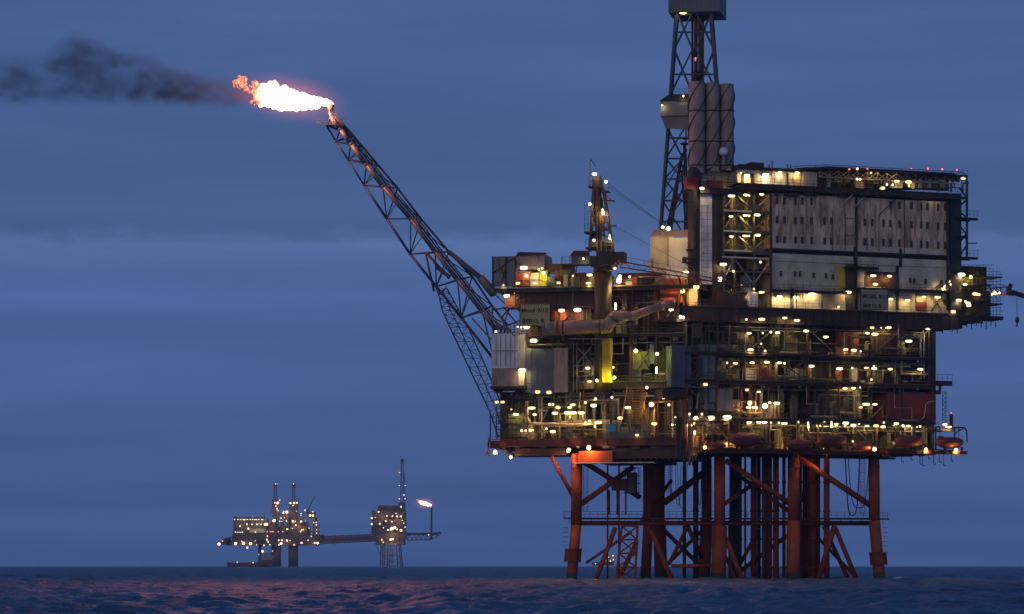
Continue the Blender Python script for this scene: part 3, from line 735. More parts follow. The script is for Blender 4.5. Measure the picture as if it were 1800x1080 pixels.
for x in L_:
    for r_,y in enumerate((352.5,386.5,421.5)):
        if not (r_==0 and x>1430): win(x,y+(x-1366)*.03)
for x in R2_:
    for r_,y in enumerate((357,390,424)):
        if r_==0 and x<1600 and x not in (1565,1581): continue
        win(x,y+(x-1500)*.05)
for x,y in [(1372.5,481),(1397,482),(1406,482),(1430,484),(1452,485),(1464,487),(1600,493),(1607,494),(1627,495),(1655,497)]: win(x,y,.7)
# pipes and downcomers across the wall
for x,ya,yb,r,mt in [(1505,342,545,.22,'dark_steel'),(1486,375,440,.05,'deck_maroon'),(1463,372,440,.05,'deck_maroon'),(1524,375,440,.06,'deck_maroon'),(1545,378,442,.05,'deck_maroon'),(1666,345,545,.25,'dark_steel'),(1590,350,445,.06,'dark_steel')]:
    pline([(x,ya),(x,yb)],FR,VQ-.35,r,mt,Q)
for y in (384,414): pline([(1486,y),(1503,y)],FR,VQ-.35,.05,'deck_maroon',Q)
pline([(1478,362),(1508,333)],FR,VQ-.8,.10,'cream',Q,'brace'); pline([(1504,362),(1533,333)],FR,VQ-.8,.10,'cream',Q,'brace'); pline([(1545,378),(1575,350)],FR,VQ-.5,.08,'dark_steel',Q,'brace')
# doors, hatches and recesses of the lower storeys
for x0,y0,x1,y1,mt in [(1522,478,1576,505,'deck_maroon'),(1611,531,1629,546,'red_box'),(1390,507,1396,545,'dark_steel'),(1445,507,1468,545,'pipe_cream'),(1487,455,1505,545,'mid_steel'),(1575,450,1580,545,'dark_steel'),(1472,470,1485,508,'yellow_paint_lit')]:
    part(Q,'hatch',mt,FR,x0,y0,x1,y1,VQ-.03,.2)
mb=MB()
for x0,x1,py in [(1357,1490,512),(1490,1668,509),(1487,1545,470)]:
    girder(mb,FR,x0,py,x1,py+3,VQ-1.6,1.7,1.2); rail(mb,FR,x0,x1,py,VQ-1.57,1.0,1.2)
mb.build('balcony',M['girder'],Q)
for x,ya,yb in [(1400,515,545),(1445,515,545),(1520,486,508),(1575,486,508),(1610,512,545)]: pline([(x,ya),(x,yb)],FR,VQ-1.4,.09,'mid_steel',Q,'post')
# top storey below the roof, with walkway
mb=MB(); mb.pb(FR,1296,300,1460,331,2.5,14); mb.build('roof_house',M['cream'],Q)
mb=MB(); mb.pb(FR,1229,300,1296,334,5.5,3); mb.build('roof_house',M['cream'],Q)
mb=MB(); mb.pb(FR,1228,297,1292,300,4,5); mb.build('roof_slab',M['girder'],Q); mb=MB(); mb.pb(FR,1320,286,1343,295.5,4,3); mb.build('roof_vent',M['girder'],Q); mb=MB(); mb.pb(FR,1300,289,1316,295.5,5,3); mb.build('roof_vent',M['girder'],Q)
mb=MB(); mb.pb(FR,1292,295,1412,299.5,2.0,14)
for x in (1352,1357,1384,1390): mb.tube(FR.P(x,295,4),FR.P(x,283 if x==1357 else 289,4),.12,6)
mb.build('roof_slab',M['girder'],Q)
for x0,x1,mt in [(1304,1308,'girder'),(1320,1325,'girder'),(1339,1354,'white_panel'),(1363,1381,'white_panel'),(1384,1386,'dark_steel'),(1394,1408,'pipe_cream'),(1413,1425,'pipe_cream'),(1437,1452,'deck_maroon'),(1244,1262,'pipe_cream'),(1268,1286,'pipe_cream')]:
    part(Q,'door_panel',mt,FR,x0,305,x1,330,2.38 if x0>1296 else 5.4,.12)
part(Q,'equipment_cabinet','red_box',FR,1246,317,1271,331,3.4,1.4)
mb=MB(); girder(mb,FR,1232,331,1300,341,.2,7,1.6); girder(mb,FR,1300,331,1690,341,.2,16,1.6); rr_=random.Random(8)
for k in range(60):
    x=rr_.uniform(1360,1670); mb.pb(FR,x,339,x+rr_.uniform(2,9),341+rr_.uniform(1,6),rr_.uniform(.3,1.2),.5)
mb.build('gallery_deck',M['girder'],Q)
mb=MB(); rail(mb,FR,1232,1690,331,.23,1.15,1.3); mb.build('railing',M['dark_steel'],Q)
# stair tower on the left end
for py,h in ((371,3.5),(407,3.5),(441,6),(476,3),(512,3)):
    mb=MB(); mb.pb(FR,1270,py,1356,py+h,1.2,5.5); mb.build('landing',M['mid_steel'],Q)
for py in (371,407,441): mb=MB(); mb.pb(FR,1272,py-1.5,1322,py+1.5,1.05,.12); mb.build('landing_beam',M['cream'],Q)
mb=MB(); mb.pb(FR,1270,342,1356,545,6.8,.3); mb.build('stair_back_wall',M['olive'],Q)
for x,w_,mt in [(1252,18,'girder'),(1232,20,'white_panel')]:
    mb=MB(); mb.pb(FR,x,342,x+w_-.5,545 if mt=='girder' else 500,1.6,5); mb.build('end_wall',M[mt],Q)
for x in (1272,1291,1325,1354.5):
    mb=MB(); u=FR.u(x,1.3); mb.fb(FR,u-.16,u+.16,1.1,1.4,FR.z(545,x,1.3),FR.z(341,x,1.3)); mb.build('stair_post',M['mid_steel' if x!=1354.5 else 'girder'],Q)
for k,(a,b_) in enumerate([(342,371),(374,407),(410,441)]):
    for x0,ya,x1,yb,v_,r in [(1296,a+3,1324,b_,1.5,.22),(1325,b_-2,1350,a+6,1.9,.12),(1272,b_-4,1285,a+9,1.9,.1)]:
        mb=MB(); mb.tube(FR.P(x0,ya,v_),FR.P(x1,yb,v_),r,6); mb.build('brace',M['pipe_grey'],Q)
    mb=MB(); stairs(mb,FR,1300,b_,1320,a+2,3.6); stairs(mb,FR,1350,b_,1330,a+2,4.6); mb.build('stair_flight',M['olive'],Q)
    mb=MB(); rail(mb,FR,1272,1355,b_,1.25,1.1,.7); mb.build('railing',M['mid_steel'],Q)
    for x in (1286,1312,1342): mb=MB(); mb.tube(FR.P(x,a+6,5.2),FR.P(x,b_,5.2),.35 if x!=1342 else .15,10); mb.build('duct',M['yellow_paint_lit'],Q)
for x0,ya,x1,yb in [(1290,458,1272,490),(1293,458,1325,500),(1325,500,1352,462),(1272,541,1290,515)]:
    mb=MB(); mb.tube(FR.P(x0,ya,1.4),FR.P(x1,yb,1.4),.14,6); mb.build('brace',M['pink_panel'],Q)
mb=MB(); mb.pb(FR,1270,452,1352,455,1.0,.2); mb.build('landing_beam',M['cream'],Q)
rnd=random.Random(21)
for k in range(10):
    x=rnd.uniform(1262,1340); w_=rnd.uniform(6,20); y=rnd.choice((474,508,543)); part(Q,'equipment_cabinet',rnd.choice(['olive','girder','mid_steel','pipe_cream']),FR,x,y-rnd.uniform(10,22),x+w_,y,rnd.uniform(2.4,4.5),1)
part(Q,'water_tank','slate_blue',FR,1307,484,1320,512,1.6,1.5); part(Q,'equipment_cabinet','white_panel',FR,1317,514,1332,541,.6,1.2)
part(Q,'equipment_cabinet','girder',FR,1262,516,1313,545,.7,1.4,ribs=.4)
# right end: platforms on a blue pole
mb=MB(); mb.pb(FR,1670,345,1690,546,2,6); mb.build('end_wall',M['dark_steel'],Q)
mb=MB(); mb.tube(FR.P(1699.5,452,2.5),FR.P(1699.5,318,2.5),.24,10)
for yy_ in (322,): mb.tube(FR.P(1690,yy_,2.5),FR.P(1703,yy_,2.5),.12,6)
mb.build('blue_stair_pole',M['blue_steel'],Q)
mb=MB()
for py,x1 in ((384,1719),(453,1719),(347,1700),(416,1700)):
    girder(mb,FR,1684,py,x1,py+3,1.2,4,1.2); rail(mb,FR,1684,x1,py,1.22,1.4,.8); rail(mb,FR,1684,x1,py,5.1,1.4,.8)
for a in [(1686,363,1699,352),(1686,372,1700,384),(1686,396,1699,412),(1698,412,1686,428),(1700,430,1686,452),(1686,330,1697,345)]: mb.tube(FR.P(a[0],a[1],2.5),FR.P(a[2],a[3],2.5),.16,6)
mb.tube(FR.P(1700,428,2.5),FR.P(1717,428,2.5),.1,5)
mb.build('escape_platform',M['dark_steel'],Q)

# ------------------------------------------------------------------ helideck
H = thing('helideck', 'flat helicopter deck with red edge lamps on top of the accommodation block', 'helideck', org(FR,1600,331,3))
ua,ub=FR.u(1412,1),FR.u(1701,0); za,zc=FR.z(302.5,1560,0),FR.z(299,1560,0)
mb=MB(); V_=[(ua,3),(ua+4,-.6),(ub-3,-.6),(ub,3),(ub,20),(ub-5,25),(ua+5,25),(ua,20)]
k=len(mb.v); mb.v+=[tuple(FR.W(a,b_,za)) for a,b_ in V_]+[tuple(FR.W(a,b_,zc)) for a,b_ in V_]
mb.face(list(range(7,-1,-1))); mb.face(list(range(8,16)))
for i in range(8): j=(i+1)%8; mb.face([i,j,8+j,8+i])
mb.build('landing_deck',M['dark_steel'],H)
mb=MB()
for i in range(8):
    j=(i+1)%8; a=FR.W(*V_[i],za+.1); b_=FR.W(*V_[j],za+.1); cc=FR.W((ua+ub)/2,12,za); 
    for q_ in (a,b_): pass
    oa=a+(a-cc).normalized()*1.3+Vector((0,0,.35)); ob=b_+(b_-cc).normalized()*1.3+Vector((0,0,.35)); mb.tube(oa,ob,.06,5)
    n=int((b_-a).length/1.6)
    for t_ in range(n+1): mb.tube(a.lerp(b_,t_/max(1,n)),oa.lerp(ob,t_/max(1,n)),.04,4)
mb.build('safety_net',M['blue_steel'],H)
mb=MB(); zt_=za-.02; zb_=FR.z(331,1560,1)
xs=[1440+i*17 for i in range(15)]
for v_ in (1.5,6):
    for i,x in enumerate(xs):
        u=FR.u(x,v_); mb.tube(FR.W(u,v_,zt_-1.3),FR.W(u,v_,zt_),.09,5)
        if i<14:
            u2=FR.u(xs[i+1],v_); mb.tube(FR.W(u,v_,zt_-1.3),FR.W(u2,v_,zt_),.08,5); mb.tube(FR.W(u,v_,zt_),FR.W(u2,v_,zt_-1.3),.08,5)
    mb.tube(FR.W(FR.u(1440,v_),v_,zt_-1.3),FR.W(FR.u(1690,v_),v_,zt_-1.3),.12,6)
mb.build('truss_frame',M['pipe_cream'],H)
for x in (1452,1484,1520,1552,1606,1650,1672,1692):
    mb=MB(); u=FR.u(x,2); mb.tube(FR.W(u,2,zb_),FR.W(u,2,zt_-1.2),.2,8); mb.build('leg',M['girder'],H)
rnd=random.Random(31)
for k in range(16):
    x=rnd.uniform(1470,1650); w_=rnd.uniform(5,18); part(H,'equipment_cabinet',rnd.choice(['cream','pipe_cream','dark_steel','girder','olive','pipe_cream']),FR,x,331-rnd.uniform(7,17),x+w_,331,rnd.uniform(2.5,6),1.5)
for x in (1604,1616,1632): part(H,'vertical_tank','pipe_cream',FR,x,316,x+5,331,1.6,.8)
part(H,'rear_screen','olive',FR,1465,306,1668,331,9,.3)
mb=MB(); girder(mb,FR,1684,309,1701,317,1.5,4,1); rail(mb,FR,1684,1701,309,1.52,1,.8); mb.build('end_platform',M['girder'],H)
lamps(H,FR,[(1493,298,'r'),(1525,297,'r'),(1602,297,'r'),(1631,297,'r'),(1656,298,'r'),(1682,299,'r'),(1507,297,'s')],-.75)
lamps(H,FR,[(1531,303.6,'s'),(1569,302.6,'s'),(1506.7,315,'s'),(1512,315.6,'s'),(1559,324.6,'s'),(1569,325,'s'),(1576.5,319,'w'),(1596.7,320,'w'),(1597.7,327,'s'),(1641,341,'s'),(1551,331,'d'),(1693,314,'d'),(1545,300,'s')],1.2)

# crane/dome on roof
D_=thing('satellite_dome','small white radar dome on a stub mast in front of the tall exhaust pipes','radar dome',FR.P(1272,290,3))
mb=MB(); c=FR.P(1272,267,3); mb.ell(c,.78,.78,.82,18,12); mb.build('dome',M['dome_white'],D_,True)
mb=MB(); mb.tube(FR.P(1272,290,3),FR.P(1272,273,3),.35,10); mb.tube(FR.P(1272,274.5,3),FR.P(1272,273,3),.6,12); mb.build('stub_mast',M['stack'],D_)

# ------------------------------------------------------------------ exhaust stacks
GS='tall exhaust pipes wrapped in spiral strakes'
def stackpipe(x0,x1,ytop,ybot,v,label,r2=None):
    cx=(x0+x1)/2; T=thing('exhaust_stack',label,'exhaust pipe',FR.P(cx,ybot,v),GS)
    a=FR.P(cx,ybot,v); b_=FR.P(cx,ytop,v); r=(FR.P(x1,500,v)-FR.P(x0,500,v)).length/2-.12
    mb=MB(); mb.tube(a,b_,r,28,cap=False); mb.tube(b_-Vector((0,0,.02)),b_-Vector((0,0,1.5)),r-.12,28,cap=True)
    mb.build('pipe_shell',M['stack'],T,True)
    mb=MB(); H_=b_.z-a.z
    for s_ in range(3):
        pts=[]; n=int(H_/.35)
        for i in range(n+1):
            z_=a.z+H_*i/n; an=-(b_.z-z_)/14*2*math.pi+s_*2.094+.9; pts.append((a.x+math.cos(an),a.y+math.sin(an),z_,an))
        for p_,q_ in zip(pts,pts[1:]):
            k=len(mb.v)
            for (x,y,z_,an) in (p_,q_):
                c_,s2=math.cos(an),math.sin(an)
                for rr2 in (r-.02,r+.24): 
                    mb.v.append((a.x+c_*rr2,a.y+s2*rr2,z_-.05)); mb.v.append((a.x+c_*rr2,a.y+s2*rr2,z_+.05))
            mb.face([k+2,k+3,k+7,k+6]); mb.face([k,k+2,k+6,k+4]); mb.face([k+1,k+5,k+7,k+3])
    mb.build('spiral_strake',M['girder'],T)
    mb=MB()
    for py in (196,250,292): 
        p_=FR.P(cx,py,v)
        if p_.z>a.z: mb.tube(p_-Vector((0,0,.12)),p_+Vector((0,0,.12)),r+.08,28)
    mb.build('joint_ring',M['girder'],T)
stackpipe(1211,1239,145,306,5,'left exhaust pipe with spiral strakes, standing over the dark ribbed column')
stackpipe(1239,1265,147,303,5,'middle exhaust pipe with spiral strakes, squeezed between two others')
stackpipe(1265,1290,149,301,5,'right exhaust pipe with spiral strakes, just behind the white dome')
T=thing('ribbed_chimney','dark ribbed chimney beside the white end wall, with a red box round its top','chimney',FR.P(1220,545,3))
mb=MB(); mb.tube(FR.P(1220,545,3),FR.P(1220,334,3),1.12,16); mb.tube(FR.P(1220,334,3),FR.P(1222,300,5),1.12,16,1.3)
for k in range(26): p_=FR.P(1220,340+8*k,3); mb.tube(p_,p_+Vector((0,0,.12)),1.22,16)
mb.build('trunk_shell',M['dark_steel'],T)
part(T,'red_casing','red_box',FR,1207,312,1228,333,2.0,1.2,ribs=.5); 
mb=MB(); mb.path([FR.P(1240,345,2),FR.P(1240,365,2),FR.P(1246,371,2),FR.P(1252,371,2)],.22,8); mb.build('bent_pipe',M['girder'],T)
mb=MB()
for py in (440,455,463): mb.tube(FR.P(1206,py,2),FR.P(1222,py,2),.2,6)
mb.pb(FR,1203,452,1207,462,1.5,1)
for py in range(362,500,12): mb.tube(FR.P(1232,py,1.4),FR.P(1252,py,1.4),.03,4)
for x in (1234,1243): mb.tube(FR.P(x,360,1.4),FR.P(x,500,1.4),.03,4)
mb.build('bracket',M['dark_steel'],T)

# ------------------------------------------------------------------ lamps on the right side
lamps(Q,FR,[(1234,331,'b',-.2),(1302,304.6,'s',2),(1313,309,'b',2),(1346,307.6,'b',2),(1371,303,'w',2),(1401,304,'w',2)])
lamps(Q,FR,[(1286,344.6,'w'),(1311,343,'w'),(1317,344,'s'),(1339,342,'w'),(1285,380.5,'w'),(1310,379,'w'),(1317,379.5,'s'),(1331,378,'w'),(1286,415.7,'w'),(1310,415,'w'),(1317,415,'s'),(1332,413.7,'w'),(1271.7,465,'w'),(1289,477,'s'),(1337,461,'s'),(1325,508,'s'),(1312,518.7,'s'),(1339,514,'w')],1.0)
lamps(Q,FR,[(1370.4,522,'b'),(1399.4,523,'b'),(1427,515,'b'),(1431,514,'s'),(1491,514,'w'),(1474,540,'s'),(1535,485,'w'),(1563.6,485.6,'w'),(1539,500,'w'),(1566,526,'w'),(1595.5,528,'w'),(1623.6,522,'w'),(1648,522.6,'w')],.75)
lamps(Q,FR,[(1659,506,'t',.5,.5),(1671,500,'s',.5)])
lamps(MD,FR,[(1303,501.5,'s',-.4),(1675.6,548,'d',0)])
lamps(R1,FR,[(1312,562,'s'),(1339,561.5,'w'),(1379.4,559,'w'),(1400.7,563.5,'w')],-.5)
lamps(R1,FR,[(1316.5,586,'w'),(1341,585.7,'s'),(1355,584,'s'),(1366.7,585,'w'),(1417,582,'w'),(1338,604.6,'s'),(1319.4,615,'w'),(1345,617,'s'),(1561.5,576,'w'),(1631,578.5,'w'),(1524.6,586,'w'),(1538,587.6,'w'),(1597.5,600,'w'),(1451.6,592.5,'w'),(1486.5,614.7,'w'),(1501,616,'w'),(1513,617.8,'s'),(1533,576,'d'),(1549,576,'s')])
lamps(R2,FR,[(1278,638,'s'),(1292.7,638.7,'w'),(1322,638,'w'),(1347.7,637,'w'),(1370,638,'w'),(1379,638.7,'s'),(1426.6,643.8,'w'),(1475.8,648.3,'w'),(1498,647,'s'),(1523,647,'w'),(1536,643.8,'s'),(1536.5,648,'w'),(1565,649,'w'),(1617.8,649.5,'w'),(1532,667.6,'s')])
lamps(R3,FR,[(1332,689,'s'),(1336,689,'s'),(1313,685.5,'d'),(1318,708.6,'O'),(1344.7,714,'x',-.3),(1353,708,'s'),(1365.5,709,'w'),(1315.6,716.5,'w'),(1327,716.7,'w'),(1223.5,734.4,'b'),(1250,734,'b'),(1278,733.6,'b'),(1233.7,728,'s'),(1485.6,683,'w'),(1500,682.5,'w'),(1512,681,'s'),(1522.7,711,'w'),(1538,711,'w'),(1513,716,'d')])
lamps(R4,FR,[(1210,747.7,'w'),(1216,747.7,'s'),(1221.5,760,'O'),(1317,742.6,'w'),(1333.5,742.6,'w'),(1343.7,742.5,'w'),(1355,742.5,'s'),(1369,743,'s'),(1378.7,744.6,'w'),(1403.4,742,'s'),(1420.6,747,'t'),(1436.7,748.7,'s'),(1441.6,748.7,'s'),(1449,742,'s'),(1461.6,746.5,'t'),(1470.7,746,'w'),(1486.4,744,'w'),(1485.4,748,'s'),(1500,747.7,'b'),(1510.4,745.5,'s'),(1524,749,'w'),(1540,748.7,'w'),(1552,750.7,'w'),(1553.6,743,'s'),(1575.6,745,'w'),(1587.4,748.7,'s'),(1596.6,749,'w'),(1615,750,'w'),(1661,746,'w'),(1669,750.7,'w'),(1663,750,'s'),(1239,787,'O',-2.4),(1537,789.4,'O',-2.6),(1499,776,'s',-2.6),(1627.6,790.4,'O',-2.6),(1680.5,791.4,'O',-2.6),(1394,781,'O',1),(1280,779,'O',1.2),(1445,790,'O',1.5)])

# ------------------------------------------------------------------ topsides, left-hand side (frame FL)
G2='stacked decks at the flare end of the platform'
Z1=thing('top_deck','open top deck with yellow-lit cabins, a grey wind wall and a shed roofed hut','top deck',org(FL,1040,510),G2)
rnd=random.Random(41)
mb=MB(); girder(mb,FL,868,504,1240,511,0,26); mb.build('deck_girder',M['dark_steel'],Z1)
part(Z1,'wind_wall','grey_panel',FL,866,451,907,504,.3,.25,ribs=.9)
mb=MB()
for a in [(880,504,893,452),(893,504,880,470),(867,480,906,452)]: mb.tube(FL.P(a[0],a[1],.15),FL.P(a[2],a[3],.15),.1,5)
for x in (866,889,906): mb.tube(FL.P(x,505,.2),FL.P(x,451,.2),.16,6)
mb.build('brace',M['dark_steel'],Z1)
hut=part(Z1,'hut','pink_panel',FL,907,447,957,474,2.2,7,ribs=1.2)
mb=MB(); v=1.8
mb.box8([FL.P(906,450,v),FL.P(961,447,v),FL.P(961,447,v+8),FL.P(906,450,v+8),FL.P(912,443,v),FL.P(961,444.5,v),FL.P(961,444.5,v+8),FL.P(912,443,v+8)])
for k in range(12): mb.tube(FL.P(914+k*4,443.5,v-.05),FL.P(912+k*4.2,449,v-.05),.05,4)
mb.build('hut_roof',M['deck_maroon'],hut)
rows=[('red_box',897,480,919,503,1.5),('orange_red',919,480,930,503,1.3),('white_panel',930,480,947,503,2.2),('yellow_paint_lit',948,476,962,503,2.0),('slate_blue',961,487,975,504,1.0),('red_box',975,476,1000,503,2.4),
 ('deck_maroon',959,464,1007,479,2.6),('cream',1000,478,1012,503,2.6),('deck_maroon',1012,480,1044,503,2.4),('olive',984,474,1008,486,1.8),('mid_steel',1044,484,1075,503,2.6),('red_box',1111,487,1120,503,1.0),
 ('deck_maroon',1085,480,1160,504,3.0),('cream',1149,489,1166,545,2.6),('orange_red',1166,490,1204,532,2.4),('cream',1211,504,1226,548,1.8),('olive',1204,500,1213,548,2.2),('grey_panel',1196,500,1204,520,2.8)]
for mt,x0,y0,x1,y1,v in rows: part(Z1,'cabin_wall' if x1-x0>16 else 'equipment_cabinet',mt,FL,x0,y0,x1,y1,v,2.2,ribs=.8)
for i in range(12):
    x=rnd.uniform(905,1130); w_=rnd.uniform(5,14); part(Z1,'equipment_cabinet',rnd.choice(['olive','pipe_cream','girder','dark_steel','cream','mid_steel']),FL,x,504-rnd.uniform(8,22),x+w_,504,rnd.uniform(1.0,2.2),1)
for i in range(10):
    x=rnd.uniform(890,1150); y=rnd.uniform(478,500); pline([(x,y),(x+rnd.uniform(15,60),y),(x+rnd.uniform(15,60),504)],FL,rnd.uniform(.6,1.6),rnd.choice((.06,.1,.15)),rnd.choice(PIPEM),Z1)
mb=MB(); rail(mb,FL,868,1204,504,.05,1.1,1.3); rail(mb,FL,987,1002,465,2,1.4,.7); mb.build('railing',M['olive'],Z1)
mb=MB(); mb.pb(FL,987,464,1003,466,2,3)
for x in (988,1002): mb.tube(FL.P(x,504,2.2),FL.P(x,450,2.2),.08,5)
for x in (1000,1008): mb.tube(FL.P(x,500,1.2),FL.P(x+8,460,1.2),.1,5)
mb.build('stair_platform',M['girder'],Z1)
lamps(Z1,FL,[(921,471,'b'),(953,472,'s'),(947,474,'s'),(955.5,480,'y'),(925,485,'p'),(885,501,'s'),(910,498,'d'),(941,498,'d'),(982,497.5,'d'),(1007,485,'s'),(1036.5,483.5,'w'),(1034.6,498,'w'),(1071,471.5,'y'),(1081,472,'s'),(1089.5,486,'y'),(1088,493,'x'),(1107,487,'s'),(1205.5,479,'b'),(1265.7,491,'x',-.6),(1200,512,'O'),(1224,505,'o'),(1165,399.7,'y',-.2),(1175,402,'O',-.2)],.2)
lamps(Z1,FL,[(906,516,'d',1.8)])

Z2=thing('service_deck','dark maroon service deck behind the big bent pipe','service deck',org(FL,1040,590),G2)
rnd=random.Random(42)
module(Z2,FL,930,1205,512,588,rnd,v=.8,back=5.5,cols=7,npipe=12,nves=3,nbox=8,nbrace=5,deckh=4,nval=10,wallm='deck_maroon')
part(Z2,'wall_panel','deck_maroon',FL,905,511,1044,543,1.2,4,ribs=.9); part(Z2,'wall_panel','red_box',FL,888,511,906,541,1.6,4)
part(Z2,'wall_panel','orange_red',FL,968,543,996,565,2.2,1,ribs=.8); part(Z2,'wall_panel','red_box',FL,996,545,1026,565,2.4,1,ribs=.8)
part(Z2,'wall_panel','deck_maroon',FL,1078,505,1160,530,2.2,3,ribs=1.1)
mb=MB()
for k in range(5): mb.pb(FL,1150,563+k*7,1200,564.5+k*7,1.0,.6); mb.pb(FL,1090,520+k*6,1140,521+k*6,1.5,.3)
mb.build('louvre_bank',M['girder'],Z2)
lamps(Z2,FL,[(891,520,'b'),(987,546,'b'),(1015,545,'b'),(910,574.6,'s'),(916,575,'s'),(926,574.6,'b'),(1082,538.5,'t'),(1179.6,544.6,'b'),(1201,558,'p'),(1196,557,'p'),(872,584,'p',.4)],.2)

Z3=thing('generator_deck','middle deck at the flare end with white and pink ribbed boxes hanging off its edge','generator deck',org(FL,1030,690),G2)
rnd=random.Random(43)
module(Z3,FL,915,1205,594,672,rnd,v=.8,back=6.5,cols=7,npipe=12,nves=3,nbox=7,nbrace=4,deckh=12,nval=10)
part(Z3,'ribbed_box','white_panel',FL,864,588,911,646,-.2,6,ribs=1.0,label='white ribbed upper box at the left edge',rim=True)
part(Z3,'ribbed_box','pink_panel',FL,864.5,648,911,678,-.1,6,ribs=.5,label='pinkish ribbed lower box',rim=True)
part(Z3,'ribbed_box','cream',FL,911.5,588,922,678,.1,5); part(Z3,'wall_panel','slate_blue',FL,934,615,972,691,.2,4,ribs=.8,rim=True)
part(Z3,'wall_panel','pink_panel',FL,972.5,612,998,690,.5,3,ribs=.6); part(Z3,'wall_panel','grey_panel',FL,922,612,934,690,.8,3)
part(Z3,'wall_panel','olive',FL,1112,618,1142,650,1.8,2,ribs=.8); part(Z3,'wall_panel','slate_blue',FL,1142,605,1150,640,1.2,2)
mb=MB()
for x in (872,880,889,897,905): mb.tube(FL.P(x,590,-.27),FL.P(x,645,-.27),.07,4)
mb.tube(FL.P(865,617,-.28),FL.P(911,617,-.28),.09,4)
for x in range(869,910,5): mb.tube(FL.P(x,650,-.17),FL.P(x,676,-.17),.03,4)
mb.build('panel_seam',M['grey_panel'],Z3)
mb=MB(); mb.pb(FL,862,678,925,684,.1,6); mb.build('support_frame',M['dark_steel'],Z3); mb=MB() 
mb.tube(FL.P(868,684,1),FL.P(905,702,2),.35,8); mb.build('support_strut',M['dark_steel'],Z3); mb=MB(); mb.tube(FL.P(905,684,1),FL.P(925,700,2),.3,8); mb.pb(FL,905,684,940,702,1.5,4); mb.build('support_frame',M['dark_steel'],Z3)
mb=MB(); rail(mb,FL,866,930,586,.0,1.3,.8); rail(mb,FL,866,930,586,4,1.3,.8); mb.pb(FL,866,585.5,914,587.5,-.25,6)
for k in range(9): x=868+k*6; mb.tube(FL.P(x,586,1.5),FL.P(x,572+(k%3)*3,1.5),.13,6)
mb.build('railing',M['girder'],Z3)
mb=MB()
for x in (1008,1014): mb.tube(FL.P(x,602,.5),FL.P(x,690,.5),.1,6)
mb.tube(FL.P(1014,610,.5),FL.P(1040,640,.5),.12,6); mb.tube(FL.P(1040,610,.5),FL.P(1014,640,.5),.12,6); mb.tube(FL.P(1010,643,.5),FL.P(1044,643,.5),.1,6); mb.build('brace',M['pipe_grey'],Z3)
lamps(Z3,FL,[(938,599,'b',-.4),(918,651,'b',-.5),(1033,647,'b'),(1036,670.7,'w'),(1049,669,'y',-3.0),(1080,664,'y',-2.6),(1078,646,'s',-.9),(1117.6,617,'y'),(1155,622.4,'y'),(1154,651,'t'),(1137,681.5,'p'),(1060,668,'s',-1.2),(965,690,'d',-.2),(945,689,'d',-.2),(1240,676,'d',-.2)],.25)

Z4=thing('lower_deck','busy lower deck crowded with pipework, with an amber-lit stairway and a blue tarpaulin','lower deck',org(FL,1030,776),G2)
rnd=random.Random(44)
module(Z4,FL,885,1205,686,772,rnd,v=.6,back=7,cols=8,npipe=22,nves=4,nbox=11,nbrace=3,deckh=12,nval=18,deck='deck_maroon',pm=['pipe_cream','pipe_grey','pipe_cream','mid_steel','olive'],bmx=['olive','mid_steel','girder','pipe_cream','deck_maroon'])
mb=MB(); girder(mb,FL,857,775,890,788,.3,20); mb.build('deck_girder',M['deck_maroon'],Z4)
part(Z4,'tarpaulin_box','tarp_blue',FL,1067,746,1083,759,.3,1.2,label='bright blue tarpaulin covered box'); part(Z4,'wall_panel','slate_blue',FL,1060,759,1140,772,.8,1,ribs=.6)
part(Z4,'wall_panel','olive',FL,893,727,925,768,1.2,4)
mb=MB(); 
for k in range(15): mb.pb(FL,1102+k*.3,682+k*4.4,1131+k*.4,683.2+k*4.4,.5,.5)
mb.tube(FL.P(1103,680,.4),FL.P(1091,746,.4),.12,6); mb.tube(FL.P(1137,690,.4),FL.P(1122,746,.4),.12,6)
mb.build('amber_lit_stairway',M['amber_lit_tint'],Z4)
pline([(926,705),(926,735),(933,745),(1010,747),(1048,745)],FL,.3,.28,'pipe_cream',Z4); pline([(985,745),(985,728),(1002,725),(1002,745)],FL,.35,.14,'lagging',Z4); pline([(1014,725),(1025,725),(1025,745)],FL,.35,.16,'lagging',Z4)
pline([(1020,690),(1020,705),(1062,703),(1062,690)],FL,.3,.12,'lagging',Z4)
mb=MB(); rail(mb,FL,858,1200,772,.33,1.2,1.3); mb.build('railing',M['deck_maroon'],Z4)
mb=MB()
for k in range(7): mb.tube(FL.P(873+k*7,772,1),FL.P(873+k*7,700+k*3,1.5),.09,5); mb.tube(FL.P(873,705+k*10,1),FL.P(915,705+k*10,1),.08,5)
mb.pb(FL,875,704,893,709,.8,1); mb.build('pipe_rack',M['dark_steel'],Z4)
lamps(Z4,FL,[(873.5,707,'d',.3),(883.5,707,'d',.3),(899,720,'s'),(907,728.7,'w'),(934.5,717.5,'w'),(940,729,'w'),(966,711,'s'),(972,711,'s'),(981,716.5,'d'),(1007,711.6,'w'),(1001,716.5,'d'),(997,726,'w'),(1008,726,'w'),(1022,726,'w'),(975.7,726.7,'w'),(1043.5,713,'b'),(1047,701,'s'),(1075.7,698.8,'p'),(1029,708,'s'),(1103.6,716.7,'w'),(1145,711,'O'),(1051.6,743,'w'),(1036,740.5,'s'),(1029,742.6,'s'),(960.6,754,'s'),(932,756.4,'s'),(937,756.4,'s'),(917,757,'s'),(924,757,'s'),(972,759,'d'),(1045.5,749.7,'s'),(870.4,795,'O',.0),(898,803.7,'O',.4),(999.7,791.4,'O',.2),(1176,711.6,'s'),(1187,734,'s'),(1181.7,747,'s'),(1188,747,'s'),(1166,700,'s'),(1212,728,'s',-.5),(1150,745,'d'),(1090,735,'d'),(1120,765,'d'),(1035,787,'O',-.4)],.2)
